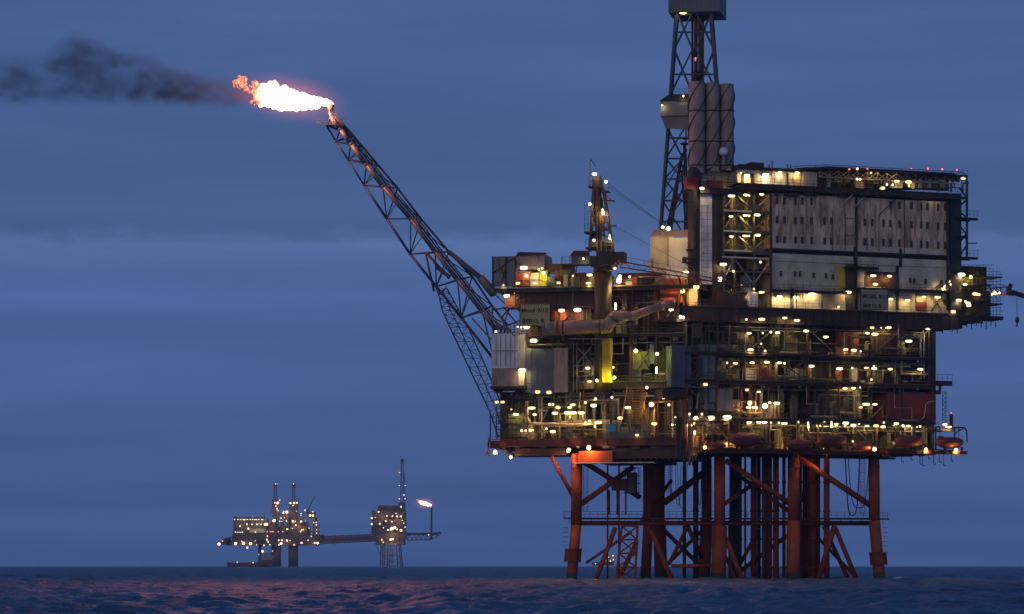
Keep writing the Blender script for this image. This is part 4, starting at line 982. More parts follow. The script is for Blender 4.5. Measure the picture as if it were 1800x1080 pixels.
mb=MB(); mb.pb(FL,905,789,1000,798,1.5,12); mb.pb(FL,900,797,996,801,1.2,8); mb.pb(FL,1080,788,1205,806,1.5,20); mb.pb(FL,1040,797,1160,812,6,20)
for k in range(12): mb.pb(FL,1084+k*10,804,1086+k*10,809,1.4,6)
mb.build('underside_beams',M['girder'],Z4)
part(Z4,'orange_skirt','orange_red',FL,1017,793,1076,813,.2,3,ribs=.5); mb=MB(); mb.pb(FL,1010,812.5,1150,814.5,.1,3); mb.build('skirt_edge',M['cream'],Z4)
mb=MB(); mb.tube(FL.P(861,770,.4),FL.P(858,797,.4),.18,6); mb.tube(FL.P(855,797,.4),FL.P(864,799,.4),.18,6); mb.build('outrigger_pipe',M['dark_steel'],Z4); mb=MB(); mb.tube(FL.P(885,790,1.5),FL.P(905,802,1.5),.4,8); mb.build('outrigger_pipe',M['dark_steel'],Z4)

# shaft between the two halves with pump caissons
S_=thing('drilling_shaft','dark central shaft of cables and caissons between the left and right decks','drilling shaft',FR.P(1215,815,-.8))
rnd=random.Random(46)
for i in range(7):
    px=1190+i*5.5; mb=MB(); mb.tube(FR.P(px,rnd.uniform(690,740),-.7),FR.P(px,rnd.uniform(800,820),-.7),rnd.choice((.12,.2,.3)),8); mb.build('caisson',M[rnd.choice(['dark_steel','mid_steel','girder'])],S_)
for px in (1223,1229,1243,1257): mb=MB(); mb.tube(FR.P(px+4,560,-.4),FR.P(px,700,-.4),.05,5); mb.build('cable',M['rope'],S_)
for a in [(1207,700,1216,720),(1228,690,1224,718),(1238,712,1240,720)]: mb=MB(); mb.tube(FR.P(a[0],a[1],-.6),FR.P(a[2],a[3],-.6),.14,6); mb.build('brace',M['lagging'],S_)
mb=MB(); mb.pb(FR,1165,684,1205,700,.5,4); mb.build('cross_beam',M['dark_steel'],S_); mb=MB(); mb.pb(FR,1172,560,1216,566,.5,5); mb.build('cross_beam',M['dark_steel'],S_)

# ------------------------------------------------------------------ big bent gas pipe
GP=thing('gas_pipe','huge tan bent pipe running across the left decks and sloping up to the right','pipe',FL.P(1060,590,-.8))
v=-3.1
def gp(x,y): return FL.P(x,y,v)
mb=MB(); mb.tube(gp(975,577),gp(1066,574),1.25,22); mb.ell(gp(1066,574),1.26,1.26,1.26,18,12); mb.tube(gp(1066,574),gp(1081,556),1.22,22,.97); mb.ell(gp(1081,556),.96,.96,.96,18,12); mb.tube(gp(1081,556),gp(1112,556),.95,22,.8); mb.build('pipe_shell',M['tan_pipe'],GP,True)
mb=MB(); mb.ell(gp(1112,556),.8,.8,.8,16,10); mb.tube(gp(1112,556),gp(1163,537),.82,20,.62); mb.tube(gp(1163,537),gp(1186,532),.55,16); mb.build('sloping_pipe',M['tan_pipe'],GP,True)
mb=MB()
for x,y in ((980,577),(990,576.6),(1055,574.5)): mb.tube(gp(x,y),gp(x+1.6,y-.03),1.36,22)
a,b_=gp(1068,574),gp(1081,556); mb.tube(a.lerp(b_,.7),a.lerp(b_,.8),1.2,20); mb.build('flange',M['girder'],GP)
mb=MB(); mb.tube(gp(955,577),gp(975,577),.85,18,1.25); mb.tube(gp(958,577),gp(955,577),1.0,18); mb.build('intake_collar',M['grey_panel'],GP,True)
mb=MB()
for x in (990,1050): mb.tube(FL.P(x,585,v),FL.P(x,598,v+2.6),.15,6)
mb.tube(FL.P(998,596,v),FL.P(1070,596,v),.08,6)
mb.tube(FL.P(1122,533,v),FL.P(1158,531,v),.09,6); mb.tube(FL.P(1138,531,v),FL.P(1138,545,v),.07,6); mb.build('support_frame',M['pipe_grey'],GP)

# ------------------------------------------------------------------ name boards
def board(px0,py0,px1,py1,F,v,lines,bmat,tmat,label,size):
    T=thing('name_board',label,'sign',F.P((px0+px1)/2,py1,v),'platform name boards')
    part(T,'board',bmat,F,px0,py0,px1,py1,v,.12)
    mb=MB()
    for x in (px0,px1): mb.tube(F.P(x,py0-1,v+.05),F.P(x,py1+3,v+.05),.1,6)
    for y in (py0,py1): mb.tube(F.P(px0,y,v+.05),F.P(px1,y,v+.05),.08,6)
    mb.build('board_frame',M['girder'],T)
    for i,(tx,x,y) in enumerate(lines):
        cu=bpy.data.curves.new('txt','FONT'); cu.body=tx; cu.size=size; cu.extrude=.02; cu.offset=.02; cu.space_character=1.05
        o=bpy.data.objects.new('txt',cu); C.objects.link(o); bpy.context.view_layer.update()
        me=bpy.data.meshes.new_from_object(o.evaluated_get(bpy.context.evaluated_depsgraph_get())); bpy.data.objects.remove(o)
        me.materials.clear(); me.materials.append(M[tmat])
        o=bpy.data.objects.new('lettering',me); C.objects.link(o); o.parent=T
        p=F.P(x,y,v-.03); o.location=p-OFF[T.name]; o.rotation_euler=(R_(90),0,F.a)
board(914,535,967,573,FL,-1.6,[('Mobil 9/13',916.5,550),('BERYL B',918,568.5)],'olive_board','letter','olive board with dark lettering standing above the end of the big bent pipe',1.06)
board(1513,509,1561,545,FR,-1.2,[('MOBIL 9/13',1516,524),('BERYL B',1517,540.5)],'dark_board','letter_pale','grey-brown board with black lettering on the right side below the windowed block',.98)
lamps(R1,FR,[],0)

# ------------------------------------------------------------------ white mud house behind the derrick foot
MH=thing('storage_tower','plain white tower block behind the crane boom at the derrick foot','storage tower',FL.P(1176,480,5))
part(MH,'wall','cream',FL,1143,416,1184,520,5,9); part(MH,'wall','white_panel',FL,1172,418,1222,520,4.7,9)
mb=MB(); v=4.9; mb.box8([FL.P(1142,416,v),FL.P(1222,416,v),FL.P(1222,416,v+9),FL.P(1142,416,v+9),FL.P(1150,404,v+1),FL.P(1222,404,v+1),FL.P(1222,404,v+8),FL.P(1150,404,v+8)]); mb.build('roof',M['pink_panel'],MH)
mb=MB(); mb.pb(FL,1157,417,1173,418.5,4.8,.2); mb.pb(FL,1172,417,1176,470,4.6,.1); mb.pb(FL,1139,455,1146,470,4.4,2); mb.build('wall_trim',M['pink_panel'],MH)

# ------------------------------------------------------------------ drilling derrick
DK=thing('drilling_derrick','tall blue lattice drilling derrick with boxed crown and grey cabin behind the exhaust pipes','derrick',FL.P(1220,402,8))
vd=14
def lx(py,side): 
    return 1189-(py-22)*.0725 if side<0 else 1251+(py-22)*.075
zc=[22,87,149,170,228,279,315,353,390,404]
for side in (-1,1):
    for dv_ in (0,1):
        mb=MB(); v0=vd+dv_*6; 
        mb.tube(FL.P(lx(22,side)+(2 if dv_ else 0)*-side,22,v0),FL.P(lx(404,side),404,vd+dv_*11 -(.0)),.36,8); mb.build('leg',M['blue_steel'],DK)
def dpt(py,side,dv_): return FL.P(lx(py,side)-(2*side*dv_*(1-(py-22)/382)),py,vd+dv_*(6+5*(py-22)/382))
for py in (57,131,243,279,315,353,390):
    mb=MB()
    for dv_ in (0,1): mb.tube(dpt(py,-1,dv_),dpt(py,1,dv_),.17,6)
    for sd_ in (-1,1): mb.tube(dpt(py,sd_,0),dpt(py,sd_,1),.17,6)
    mb.build('ring_beam',M['blue_steel'],DK)
mb=MB()
for ya,yb in ((22,87),(87,165),(165,228),(228,279),(279,315),(315,353),(353,404)):
    for dv_ in (0,1):
        mx_=(lx(ya,-1)+lx(ya,1))/2
        mid=FL.P(1215,ya if ya>200 else ya,vd+dv_*8)
        if ya<200:
            m1=dpt((ya+yb)/2,-1,dv_).lerp(dpt((ya+yb)/2,1,dv_),.35)
            for s1,yy1,s2,yy2 in ((-1,ya,0,yb),(-1,yb,0,ya),(1,ya,0,yb),(1,yb,0,ya)):
                p1=dpt(yy1,s1,dv_); p2=dpt(yy2,-1,dv_).lerp(dpt(yy2,1,dv_),.46 if s1<0 else .56); mb.tube(p1,p2,.15,6)
        else:
            p1=dpt(ya,-1,dv_); p2=dpt(yb,-1,dv_).lerp(dpt(yb,1,dv_),.30); mb.tube(p1,p2,.15,6)
            p1=dpt(yb,-1,dv_); p2=dpt(ya,-1,dv_).lerp(dpt(ya,1,dv_),.30); mb.tube(p1,p2,.13,6)
            p1=dpt(ya,1,dv_); p2=dpt(yb,1,dv_).lerp(dpt(yb,-1,dv_),.30); mb.tube(p1,p2,.13,6)
    for sd_ in (-1,1): mb.tube(dpt(ya,sd_,0),dpt(yb,sd_,1),.14,6); mb.tube(dpt(yb,sd_,0),dpt(ya,sd_,1),.14,6)
mb.build('lattice_brace',M['blue_steel'],DK)
part(DK,'crown_box','slate_blue',FL,1175,-16,1265,21,vd-1.5,9,ribs=.8)
mb=MB(); mb.pb(FL,1190,21,1215,27,vd,4); mb.build('crown_platform',M['dark_steel'],DK)
for x,r,mt,ya,yb in [(1217,.2,'dark_steel',22,180),(1222,.28,'mid_steel',22,180),(1227,.18,'lagging',22,180),(1232,.35,'dark_steel',22,180),(1236,.2,'mid_steel',22,180),(1219,.45,'girder',85,100),(1222,.75,'girder',127,145),(1216,.12,'dark_steel',22,180),(1225,.2,'dark_steel',22,180)]:
    mb=MB(); mb.tube(FL.P(x,ya,vd+3),FL.P(x,yb,vd+3),r,8); mb.build('drill_pipe',M[mt],DK,True)
for a in [(1206,228,1203,404,.12),(1200,270,1173,404,.3),(1198,275,1180,404,.22),(1203,250,1210,404,.3),(1200,290,1212,360,.2),(1206,262,1196,285,.3),(1205,320,1175,390,.18),(1170,330,1205,270,.1),(1175,404,1192,340,.15),(1198,300,1206,404,.2)]:
    mb=MB(); mb.tube(FL.P(a[0],a[1],vd+2),FL.P(a[2],a[3],vd+2),a[4],6); mb.build('inner_strut',M['girder' if a[4]>.2 else 'dark_steel'],DK)
mb=MB(); v=vd-1.6
mb.box8([FL.P(1161,204,v),FL.P(1212,204,v),FL.P(1212,204,v+9),FL.P(1161,204,v+9),FL.P(1161,177,v),FL.P(1212,177,v),FL.P(1212,177,v+9),FL.P(1161,177,v+9)])
mb.box8([FL.P(1170,226,v+.5),FL.P(1212,229,v+.5),FL.P(1212,229,v+8),FL.P(1170,226,v+8),FL.P(1161.5,204.1,v+.05),FL.P(1212,204.1,v+.05),FL.P(1212,204.1,v+8.9),FL.P(1161.5,204.1,v+8.9)])
cb=mb.build('racking_cabin',M['grey_panel'],DK)
mb=MB(); mb.box8([FL.P(1159,177.5,v-.2),FL.P(1212,177.5,v-.2),FL.P(1212,177.5,v+9.2),FL.P(1159,177.5,v+9.2),FL.P(1175,167,v+1),FL.P(1212,166,v+1),FL.P(1212,166,v+8),FL.P(1175,167,v+8)])
mb.pb(FL,1161,203.5,1212,205,v-.1,.2); mb.build('cabin_roof',M['dark_steel'],cb)
mb=MB(); rail(mb,FL,1176,1212,167,v+1,1.1,1); rail(mb,FL,1196,1212,228,v+1,1.3,.8); mb.pb(FL,1198,241,1206,243,v,2); mb.pb(FL,1195,251,1208,252.5,v,2); mb.build('cabin_rail',M['dark_steel'],cb)
lamps(DK,FL,[(1200.7,22.7,'w',vd-1),(1222.7,103,'r',vd+2.2),(1222.5,106,'r',vd+2.2),(1164,185,'s',v-.3),(1201,169,'s',v-.1)])

# ------------------------------------------------------------------ pedestal crane
CR=thing('pedestal_crane','olive pedestal crane with a narrow lit mast and red lattice boom laid nearly level','crane',FL.P(1062,672,-1.4))
vc=-.8
mb=MB(); mb.tube(FL.P(1060,690,vc),FL.P(1060,478,vc),1.55,26); mb.build('pedestal',M['crane_olive'],CR,True)
mb=MB(); mb.tube(FL.P(1067,673,vc-.9),FL.P(1067,596,vc-.9),1.0,20); mb.build('yellow_column',M['yellow_paint_lit'],CR,True)  # added tube for the pedestal's lamp-lit side, the light put into its yellow
mb=MB(); mb.tube(FL.P(1060,478,vc),FL.P(1060,474,vc),1.75,24); mb.tube(FL.P(1060,473,vc),FL.P(1060,467,vc),1.6,24); mb.build('slew_ring',M['girder'],CR,True)
mb=MB(); mb.pb(FL,1036,450,1048,467,vc-1.5,3); mb.pb(FL,1048,443,1080,467,vc-1.2,3.5); mb.pb(FL,1078,443,1097,462,vc-1,3); mb.build('machine_house',M['crane_olive'],CR)
cabn=part(CR,'operator_cabin','slate_blue',FL,1004,449,1036,465,vc-.5,3); 
mb=MB(); v=vc-.7; mb.box8([FL.P(1001,450,v),FL.P(1037,449,v),FL.P(1037,449,v+3.4),FL.P(1001,450,v+3.4),FL.P(1009,441,v),FL.P(1035,441,v),FL.P(1035,441,v+3.4),FL.P(1009,441,v+3.4)]); mb.build('cabin_roof',M['deck_maroon'],cabn)
def seg(x0,y0,x1,y1,v,r,mt,name='mast_strut',n=6): mb=MB(); mb.tube(FL.P(x0,y0,v),FL.P(x1,y1,v),r,n); return mb.build(name,M[mt],CR)
for x0,y0,x1,y1,r in [(1037,443,1044,330,.32),(1078,443,1063,345,.28),(1063,345,1053,310,.3),(1044,330,1044,312,.35),(1050,443,1049,330,.35),(1056,443,1054,345,.3),(1066,443,1058,380,.2)]: seg(x0,y0,x1,y1,vc,r*.8,'crane_olive'); seg(x0,y0,x1,y1,vc+2.2,r,'girder')
mb=MB()
for k in range(9):
    y=330+k*13; xa=1044-(y-330)*.062; xb=1057+(y-330)*.18; mb.tube(FL.P(xa,y,vc),FL.P(xb,y+ (6 if k%2 else -4),vc),.16,5); mb.tube(FL.P(xa,y,vc+2.2),FL.P(xb,y+9,vc),.12,5)
mb.pb(FL,1042,311,1055,345,vc+.3,1.2); mb.pb(FL,1043,350,1058,378,vc+.5,1); mb.pb(FL,1044,385,1062,392,vc+.3,1.4); mb.pb(FL,1040,408,1056,440,vc+.6,1.2); mb.pb(FL,1058,425,1072,443,vc+.5,1.2); mb.build('mast_body',M['crane_olive'],CR)
mb=MB()
for x0,x1,py in ((1034,1044,328),(1060,1070,336),(1027,1037,409),(1029,1040,436)): mb.pb(FL,x0,py,x1,py+1.4,vc-.4,2); rail(mb,FL,x0,x1,py,vc-.38,1.5,.5)
rail(mb,FL,1027.5,1034,409,vc-.38,4.8,.5)
for py in range(362,408,5): mb.tube(FL.P(1027.5,py,vc-.38),FL.P(1034,py,vc-.38),.035,4)
mb.path([FL.P(1037,330,vc),FL.P(1037,284,vc),FL.P(1039,281,vc),FL.P(1047,293,vc)],.06,5); mb.tube(FL.P(1065,353,vc),FL.P(1081,354,vc),.16,6); mb.tube(FL.P(1064,342,vc),FL.P(1077,354,vc),.07,5); mb.pb(FL,1074,396,1083,398.5,vc,.5)
mb.build('access_platform',M['dark_steel'],CR)
mb=MB()
for a in [(1070,323,1162,392),(1070,326,1160,391),(1068,329,1148,384),(1082,399,1215,470)]: mb.tube(FL.P(a[0],a[1],vc),FL.P(a[2],a[3],vc+3),.035,4)
mb.build('stay_rope',M['rope'],CR)
# boom: lattice laid nearly level to the right
mb=MB(); A0,A1=(1086,459),(1318,501); B0,B1=(1090,470),(1318,505)
vb=vc-1.6
def bpt(t,top,dv_): 
    a,b_=(A0,A1) if top else (B0,B1); return FL.P(a[0]+(b_[0]-a[0])*t,a[1]+(b_[1]-a[1])*t,vb+dv_)
for top in (0,1):
    for dv_ in (0,1.6): mb.tube(bpt(0,top,dv_),bpt(1,top,dv_),.12,6)
n=22
for i in range(n):
    t0_,t1_=i/n,(i+1)/n
    for dv_ in (0,1.6): mb.tube(bpt(t0_,i%2,dv_),bpt(t1_,(i+1)%2,dv_),.06,5)
    for top in (0,1): mb.tube(bpt(t0_,top,0),bpt(t1_,top,1.6),.06,5)
mb.build('lattice_boom',M['pile_red'],CR)
mb=MB()
for k in range(10):
    t_=k/10; p=bpt(t_,1,0); mb.tube(p,p+Vector((0,0,.9)),.04,4)
mb.tube(bpt(0,1,0)+Vector((0,0,.9)),bpt(.9,1,0)+Vector((0,0,.9)),.04,4)
mb.tube(bpt(.45,0,0),FL.P(1213,560,vb+2),.16,6); mb.tube(FL.P(1150,545,vb+2.5),FL.P(1150,480,vb+2.5),.07,5)
for s_ in (-14,0,12): mb.tube(FL.P(1224,485,vb),FL.P(1224+s_,503,vb),.12,6); mb.tube(FL.P(1272,480,vb),FL.P(1268+s_,500,vb),.09,6); mb.tube(FL.P(1291,505,vb),FL.P(1291+s_*.7,516,vb),.1,6)
mb.build('boom_walkway',M['deck_maroon'],CR)
lamps(CR,FL,[(1043,306,'p'),(1047,306,'p'),(1065,319.5,'p'),(1036.7,359,'p'),(1060,374,'O'),(1059,369,'s'),(1044,422.5,'p'),(1071.7,416.7,'t'),(1025.5,455,'s',-2.2)],vc-.5)

# ------------------------------------------------------------------ flare boom
FB=thing('flare_boom','long inclined triangular lattice boom carrying the burning flare out to the left','flare boom',FW.P(868,620,9))
def yb_(px): return 8+(868-px)*.028
def fp(px,py,dv_=0): return FW.P(px,py,yb_(px)+dv_)
cA=[(574,221),(591,249),(612,281),(640,326),(680,385),(721,447),(767,504),(811,559),(868,632)]
cB=[(582,206),(598,228),(617,254),(644,290),(673,328),(722,385),(765,443),(804,492),(848,548),(872,580)]
cC=[(606,222),(622,240),(639,260),(664,290),(699,331),(740,385),(789,443),(830,486),(865,538),(892,572)]
def interp(c,t):
    s=t*(len(c)-1); i=min(int(s),len(c)-2); f=s-i; return (c[i][0]+(c[i+1][0]-c[i][0])*f, c[i][1]+(c[i+1][1]-c[i][1])*f)
for nm,c,r,dv_,mt in (('lower_chord',cA,.24,3,'boom_blue'),('main_chord',cB,.42,0,'boom_steel'),('upper_chord',cC,.2,6,'boom_blue')):
    mb=MB()
    for a,b_ in zip(c,c[1:]): mb.tube(fp(*a,dv_),fp(*b_,dv_),r*(.7 if c is cA and a[0]<640 else 1),10)
    for a in c[1:-1]: mb.ell(fp(*a,dv_),r*1.15,r*1.15,r*1.15,8,6)
    mb.build(nm,M[mt],FB,True)
mb=MB(); NA=len(cA)
for i in range(NA):
    a=fp(*cA[i],3)
    for j in (i,i+1):
        if j<len(cB): mb.tube(a,fp(*cB[j],0),.13,6)
        if j<len(cC): mb.tube(a,fp(*cC[j],6),.13,6)
    if i<NA-1: m_=interp(cB,(i+.5)/(len(cB)-1)); mb.tube(a,fp(*m_,0),.09,5)
for i in range(len(cB)):
    mb.tube(fp(*cB[i],0),fp(*cC[i],6),.12,6)
    if i<len(cB)-1: mb.tube(fp(*cB[i],0),fp(*cC[i+1],6),.1,6)
mb.build('lattice_brace',M['boom_blue'],FB)
mb=MB()
for dx,dy,r in ((7,-2,.17),(11,-3,.12)):
    for a,b_ in zip(cB,cB[1:]): mb.tube(fp(a[0]+dx,a[1]+dy,1.5),fp(b_[0]+dx,b_[1]+dy,1.5),r,8)
mb.build('gas_line',M['boom_steel'],FB,True)
mb=MB()
n=150; pts=[interp(cB,t/n*.93) for t in range(n+1)]
for i,p in enumerate(pts):
    a=fp(p[0]+4,p[1]-1,1.2); b2=fp(p[0]+4,p[1]-1,2.4); mb.tube(a,b2,.05,4)
    if i%2==0: mb.tube(a,a+Vector((.0,0,1.2)),.035,4); mb.tube(b2,b2+Vector((0,0,1.2)),.035,4)
for a,b_ in zip(pts,pts[1:]):
    for dv_ in (1.2,2.4):
        pa,pb2=fp(a[0]+4,a[1]-1,dv_),fp(b_[0]+4,b_[1]-1,dv_); mb.tube(pa,pb2,.06,4,cap=False); mb.tube(pa+Vector((0,0,1.2)),pb2+Vector((0,0,1.2)),.04,4,cap=False); mb.tube(pa+Vector((0,0,.6)),pb2+Vector((0,0,.6)),.03,4,cap=False)
mb.build('stepped_walkway',M['dark_steel'],FB)
mb=MB(); mb.tube(fp(789,443,6),fp(845,489,5),.42,10,.5); mb.tube(fp(845,489,5),fp(868,516,4),.75,10,.9); mb.build('hinge_stay',M['boom_steel'],FB,True)
mb=MB(); mb.tube(fp(748,446,1),fp(763,512,3),.22,8); mb.tube(fp(748,443,1),fp(790,490,3),.25,8); mb.tube(fp(768,470,2),fp(790,487,1),.35,8); mb.build('knee_brace',M['boom_steel'],FB,True)
mb=MB()
for a in [(865,538,910,600,6,2),(866,545,930,535,5,2),(880,560,915,520,4,2),(868,516,900,545,4,3),(892,572,925,560,6,3),(870,580,905,620,0,2),(848,548,905,590,0,1),(830,560,866,600,2,1),(868,632,905,640,3,2),(885,540,925,590,4,4),(900,530,880,585,3,4)]: mb.tube(fp(a[0],a[1],a[4]),fp(a[2],a[3],a[5]-2),.15,6)
mb.build('root_frame',M['boom_steel'],FB)
# tip with platform and burner
mb=MB(); pa=fp(556,217,0); pz=pa.z
yy=yb_(580); 
mb.box8([FW.P(557,219,yy-1),FW.P(606,221,yy-1),FW.P(606,221,yy+4),FW.P(557,219,yy+4),FW.P(557,217,yy-1),FW.P(606,219,yy-1),FW.P(606,219,yy+4),FW.P(557,217,yy+4)])
for v_ in (-1,4):
    for k in range(11): p=FW.P(557+k*4.9,218,yy+v_); mb.tube(p,p+Vector((0,0,1.0)),.04,4)
    for h_ in (.5,1.0): mb.tube(FW.P(557,218,yy+v_)+Vector((0,0,h_-.1)),FW.P(606,220,yy+v_)+Vector((0,0,h_)),.045,4)
mb.build('tip_platform',M['boom_steel'],FB)
mb=MB(); mb.path([fp(592,222,1),fp(583,207,1),fp(580,199,1),fp(581,190,1)],.26,10); mb.build('flare_riser',M['tan_pipe'],FB,True)
mb=MB(); mb.tube(fp(581,194,1),fp(582,184,1),.5,14,.62); mb.tube(fp(582,184,1),fp(582.3,183,1),.7,14); 
for k in range(6): an=k*1.05; o2=Vector((math.cos(an)*.55,math.sin(an)*.55,0)); mb.tube(fp(581,196,1)+o2*.4,fp(582,184,1)+o2*1.1,.07,5)
mb.build('burner_head',M['tan_pipe'],FB,True)

LT=thing('support_truss','slender blue box-lattice leg slanting down under the flare boom to the lower deck','truss',FW.P(875,770,7))
def lt(t,s,dv_):
    c0=[(770,512),(777,545),(793,580),(827,652),(862,726),(876,770)]; c1=[(786,508),(806,545),(825,580),(856,650),(885,720),(896,770)]
    a,b_=interp(c0,t),interp(c1,t); return FW.P(a[0]+(b_[0]-a[0])*s,a[1]+(b_[1]-a[1])*s,8.5+dv_)
n=24
for s in (0,.5,1):
    for dv_ in (0,2.6):
        mb=MB()
        for i in range(n): mb.tube(lt(i/n,s,dv_),lt((i+1)/n,s,dv_),.13 if s!=.5 else .1,6)
        mb.build('chord',M['boom_blue'],LT)
mb=MB()
for i in range(n):
    for dv_ in (0,2.6):
        for s in (0,.5):
            mb.tube(lt(i/n,s,dv_),lt(i/n,s+.5,dv_),.06,5)
            mb.tube(lt(i/n,s+.5*(i%2),dv_),lt((i+1)/n,s+.5*((i+1)%2),dv_),.06,5)
    for s in (0,1): mb.tube(lt(i/n,s,0),lt((i+1)/n,s,2.6),.06,5)
mb.build('lattice_brace',M['boom_blue'],LT)
mb=MB(); mb.tube(FW.P(862,728,8.5),FW.P(862,772,8.5),.14,6); mb.tube(FW.P(771,518,8.5),FW.P(765,500,9),.16,6); mb.tube(FW.P(771,518,8.5),FW.P(785,505,9),.16,6); mb.tube(FW.P(878,725,8.5),FW.P(898,772,8),.12,6); mb.build('tie_rod',M['boom_blue'],LT)

# ------------------------------------------------------------------ flame and smoke
fm,fn,fbs=mat_base('flame_core'); N_=fn.nodes; L2=fn.links
tcf=N_.new('ShaderNodeTexCoord'); spf=N_.new('ShaderNodeSeparateXYZ'); L2.new(tcf.outputs['Generated'],spf.inputs[0])
nzf=N_.new('ShaderNodeTexNoise'); nzf.inputs['Scale'].default_value=9; L2.new(tcf.outputs['Generated'],nzf.inputs[0])
hx=mth('ADD',spf.outputs['X'],mth('MULTIPLY',mth('SUBTRACT',nzf.outputs[0],.5,nt_=fn),.35,nt_=fn),nt_=fn)
rp2=N_.new('ShaderNodeValToRGB'); rp2.color_ramp.elements[0].position=.0; rp2.color_ramp.elements[0].color=(1,.36,.15,1); rp2.color_ramp.elements[1].position=.34; rp2.color_ramp.elements[1].color=(1,.76,.46,1); L2.new(hx,rp2.inputs[0]); L2.new(rp2.outputs[0],fbs.inputs['Emission Color'])
srf=N_.new('ShaderNodeMapRange'); srf.inputs[1].default_value=0; srf.inputs[2].default_value=.2; srf.inputs[3].default_value=1.5; srf.inputs[4].default_value=5; L2.new(hx,srf.inputs[0]); L2.new(srf.outputs[0],fbs.inputs['Emission Strength'])
fbs.inputs['Base Color'].default_value=(0,0,0,1)
tm,tn,tb=mat_base('flame_tail'); N_=tn.nodes
tb.inputs['Base Color'].default_value=(0,0,0,1)
no=N_.new('ShaderNodeTexNoise'); no.inputs['Scale'].default_value=2.2; no.inputs['Detail'].default_value=5; tco=N_.new('ShaderNodeTexCoord'); tn.links.new(tco.outputs['Object'],no.inputs[0])
r3=N_.new('ShaderNodeValToRGB'); r3.color_ramp.elements[0].position=.38; r3.color_ramp.elements[0].color=(.22,.02,.02,1); r3.color_ramp.elements[1].position=.62; r3.color_ramp.elements[1].color=(1,.36,.22,1); tn.links.new(no.outputs[0],r3.inputs[0]); tn.links.new(r3.outputs[0],tb.inputs['Emission Color']); tb.inputs['Emission Strength'].default_value=1.5
YF=yb_(582)+1
FLM=thing('gas_flame','huge white-hot flare flame blowing left from the tip of the long boom','flame',FW.P(583,184,YF))
def blobmesh(blobs, res, name, mat):
    mbd=bpy.data.metaballs.new(name); mbd.resolution=res; mbd.render_resolution=res; mbd.threshold=.35
    ob=bpy.data.objects.new(name+'_tmp',mbd); C.objects.link(ob)
    for (x,y,r,dy) in blobs:
        e_=mbd.elements.new(); p=FW.P(x,y,YF+dy)-OFF[FLM.name]; e_.co=p; e_.radius=r*1.45; e_.stiffness=2
    bpy.context.view_layer.update()
    me=bpy.data.meshes.new_from_object(ob.evaluated_get(bpy.context.evaluated_depsgraph_get())); bpy.data.objects.remove(ob)
    v=np.zeros(len(me.vertices)*3); me.vertices.foreach_get('co',v); v=v.reshape(-1,3)
    d_=.08*np.sin(v[:,0:1]*5.1+v[:,2:3]*3.7)*np.sin(v[:,2:3]*6.3+v[:,1:2]*4.9)+.07*np.sin(v[:,0:1]*9.7-v[:,2:3]*8.1+1)
    from mathutils import noise as mn
    nr=np.zeros(len(v)*3); me.vertices.foreach_get('normal',nr); nr=nr.reshape(-1,3)
    dd=np.array([mn.fractal(Vector(p)*Vector((.8,.8,1.2)).length*.55,.8,2.1,5) for p in v])[:,None]
    wgt=np.clip((-v[:,0:1])/12,.15,1)
    v+=nr*dd*.55*wgt; v[:,0:1]-=np.abs(dd)*.5*wgt
    v[:,2:3]+=d_; v[:,0:1]+=.6*d_; me.vertices.foreach_set('co',v.reshape(-1)); me.update()
    me.polygons.foreach_set('use_smooth',[True]*len(me.polygons)); me.materials.clear(); me.materials.append(mat)
    o=bpy.data.objects.new(name,me); C.objects.link(o); o.parent=FLM; return o
rnd=random.Random(9); bl=[(584,184,.35,0),(580,182,.55,0),(574,181,.75,0)]
for i in range(34):
    t=i/33; x=568-t*108; cy=181-14*t-3*math.sin(t*3); hh=(.70+1.0*t-.25*max(0,t-.8)*5)
    bl.append((x,cy+rnd.uniform(-2,2),hh*.86,rnd.uniform(-.6,.6)))
for x,y,r in [(480,152,1.0),(484,150,.7),(464,153,.8),(500,157,.8),(512,163,.7),(524,168,.6),(462,160,1.1),(462,180,.7),(472,182,.8),(484,183,.9),(497,184,1.0),(510,185,1.0),(522,186,.95),(535,187,.8),(548,187.5,.65),(558,187,.55),(535,171,.6),(558,175,.5),(456,165,.7),(471,150,.5)]: bl.append((x,y,r,rnd.uniform(-.8,.8)))
blobmesh(bl,.28,'flame_core',fm)
tl=[]
for x,y,r in [(425,141,.55),(418,145,.5),(430,146,.6),(414,149,.35),(421,152,.45),(431,140,.4),(412,144,.3),(434,158,.45),(438,160,.4),(446,154,.5),(450,150,.6),(453,152,.5),(446,160,.4),(440,152,.3),(452,170,.5),(449,176,.4),(444,179,.3),(455,181,.5),(450,184,.3),(428,150,.4),(433,153,.3)]: tl.append((x,y,r,rnd.uniform(-.7,.7)))
blobmesh(tl,.2,'flame_tail',tm)
pl=bpy.data.lights.new('flare_light','POINT'); pl.energy=40000; pl.color=(1,.30,.17); pl.shadow_soft_size=2.2
po=bpy.data.objects.new('flare_light',pl); C.objects.link(po); po.location=FW.P(470,150,YF-3.6)

pl2=pl.copy(); pl2.energy=16000; pl2.shadow_soft_size=1.0; po2=bpy.data.objects.new('flare_light',pl2); C.objects.link(po2); po2.location=FW.P(548,172,YF-2.6)
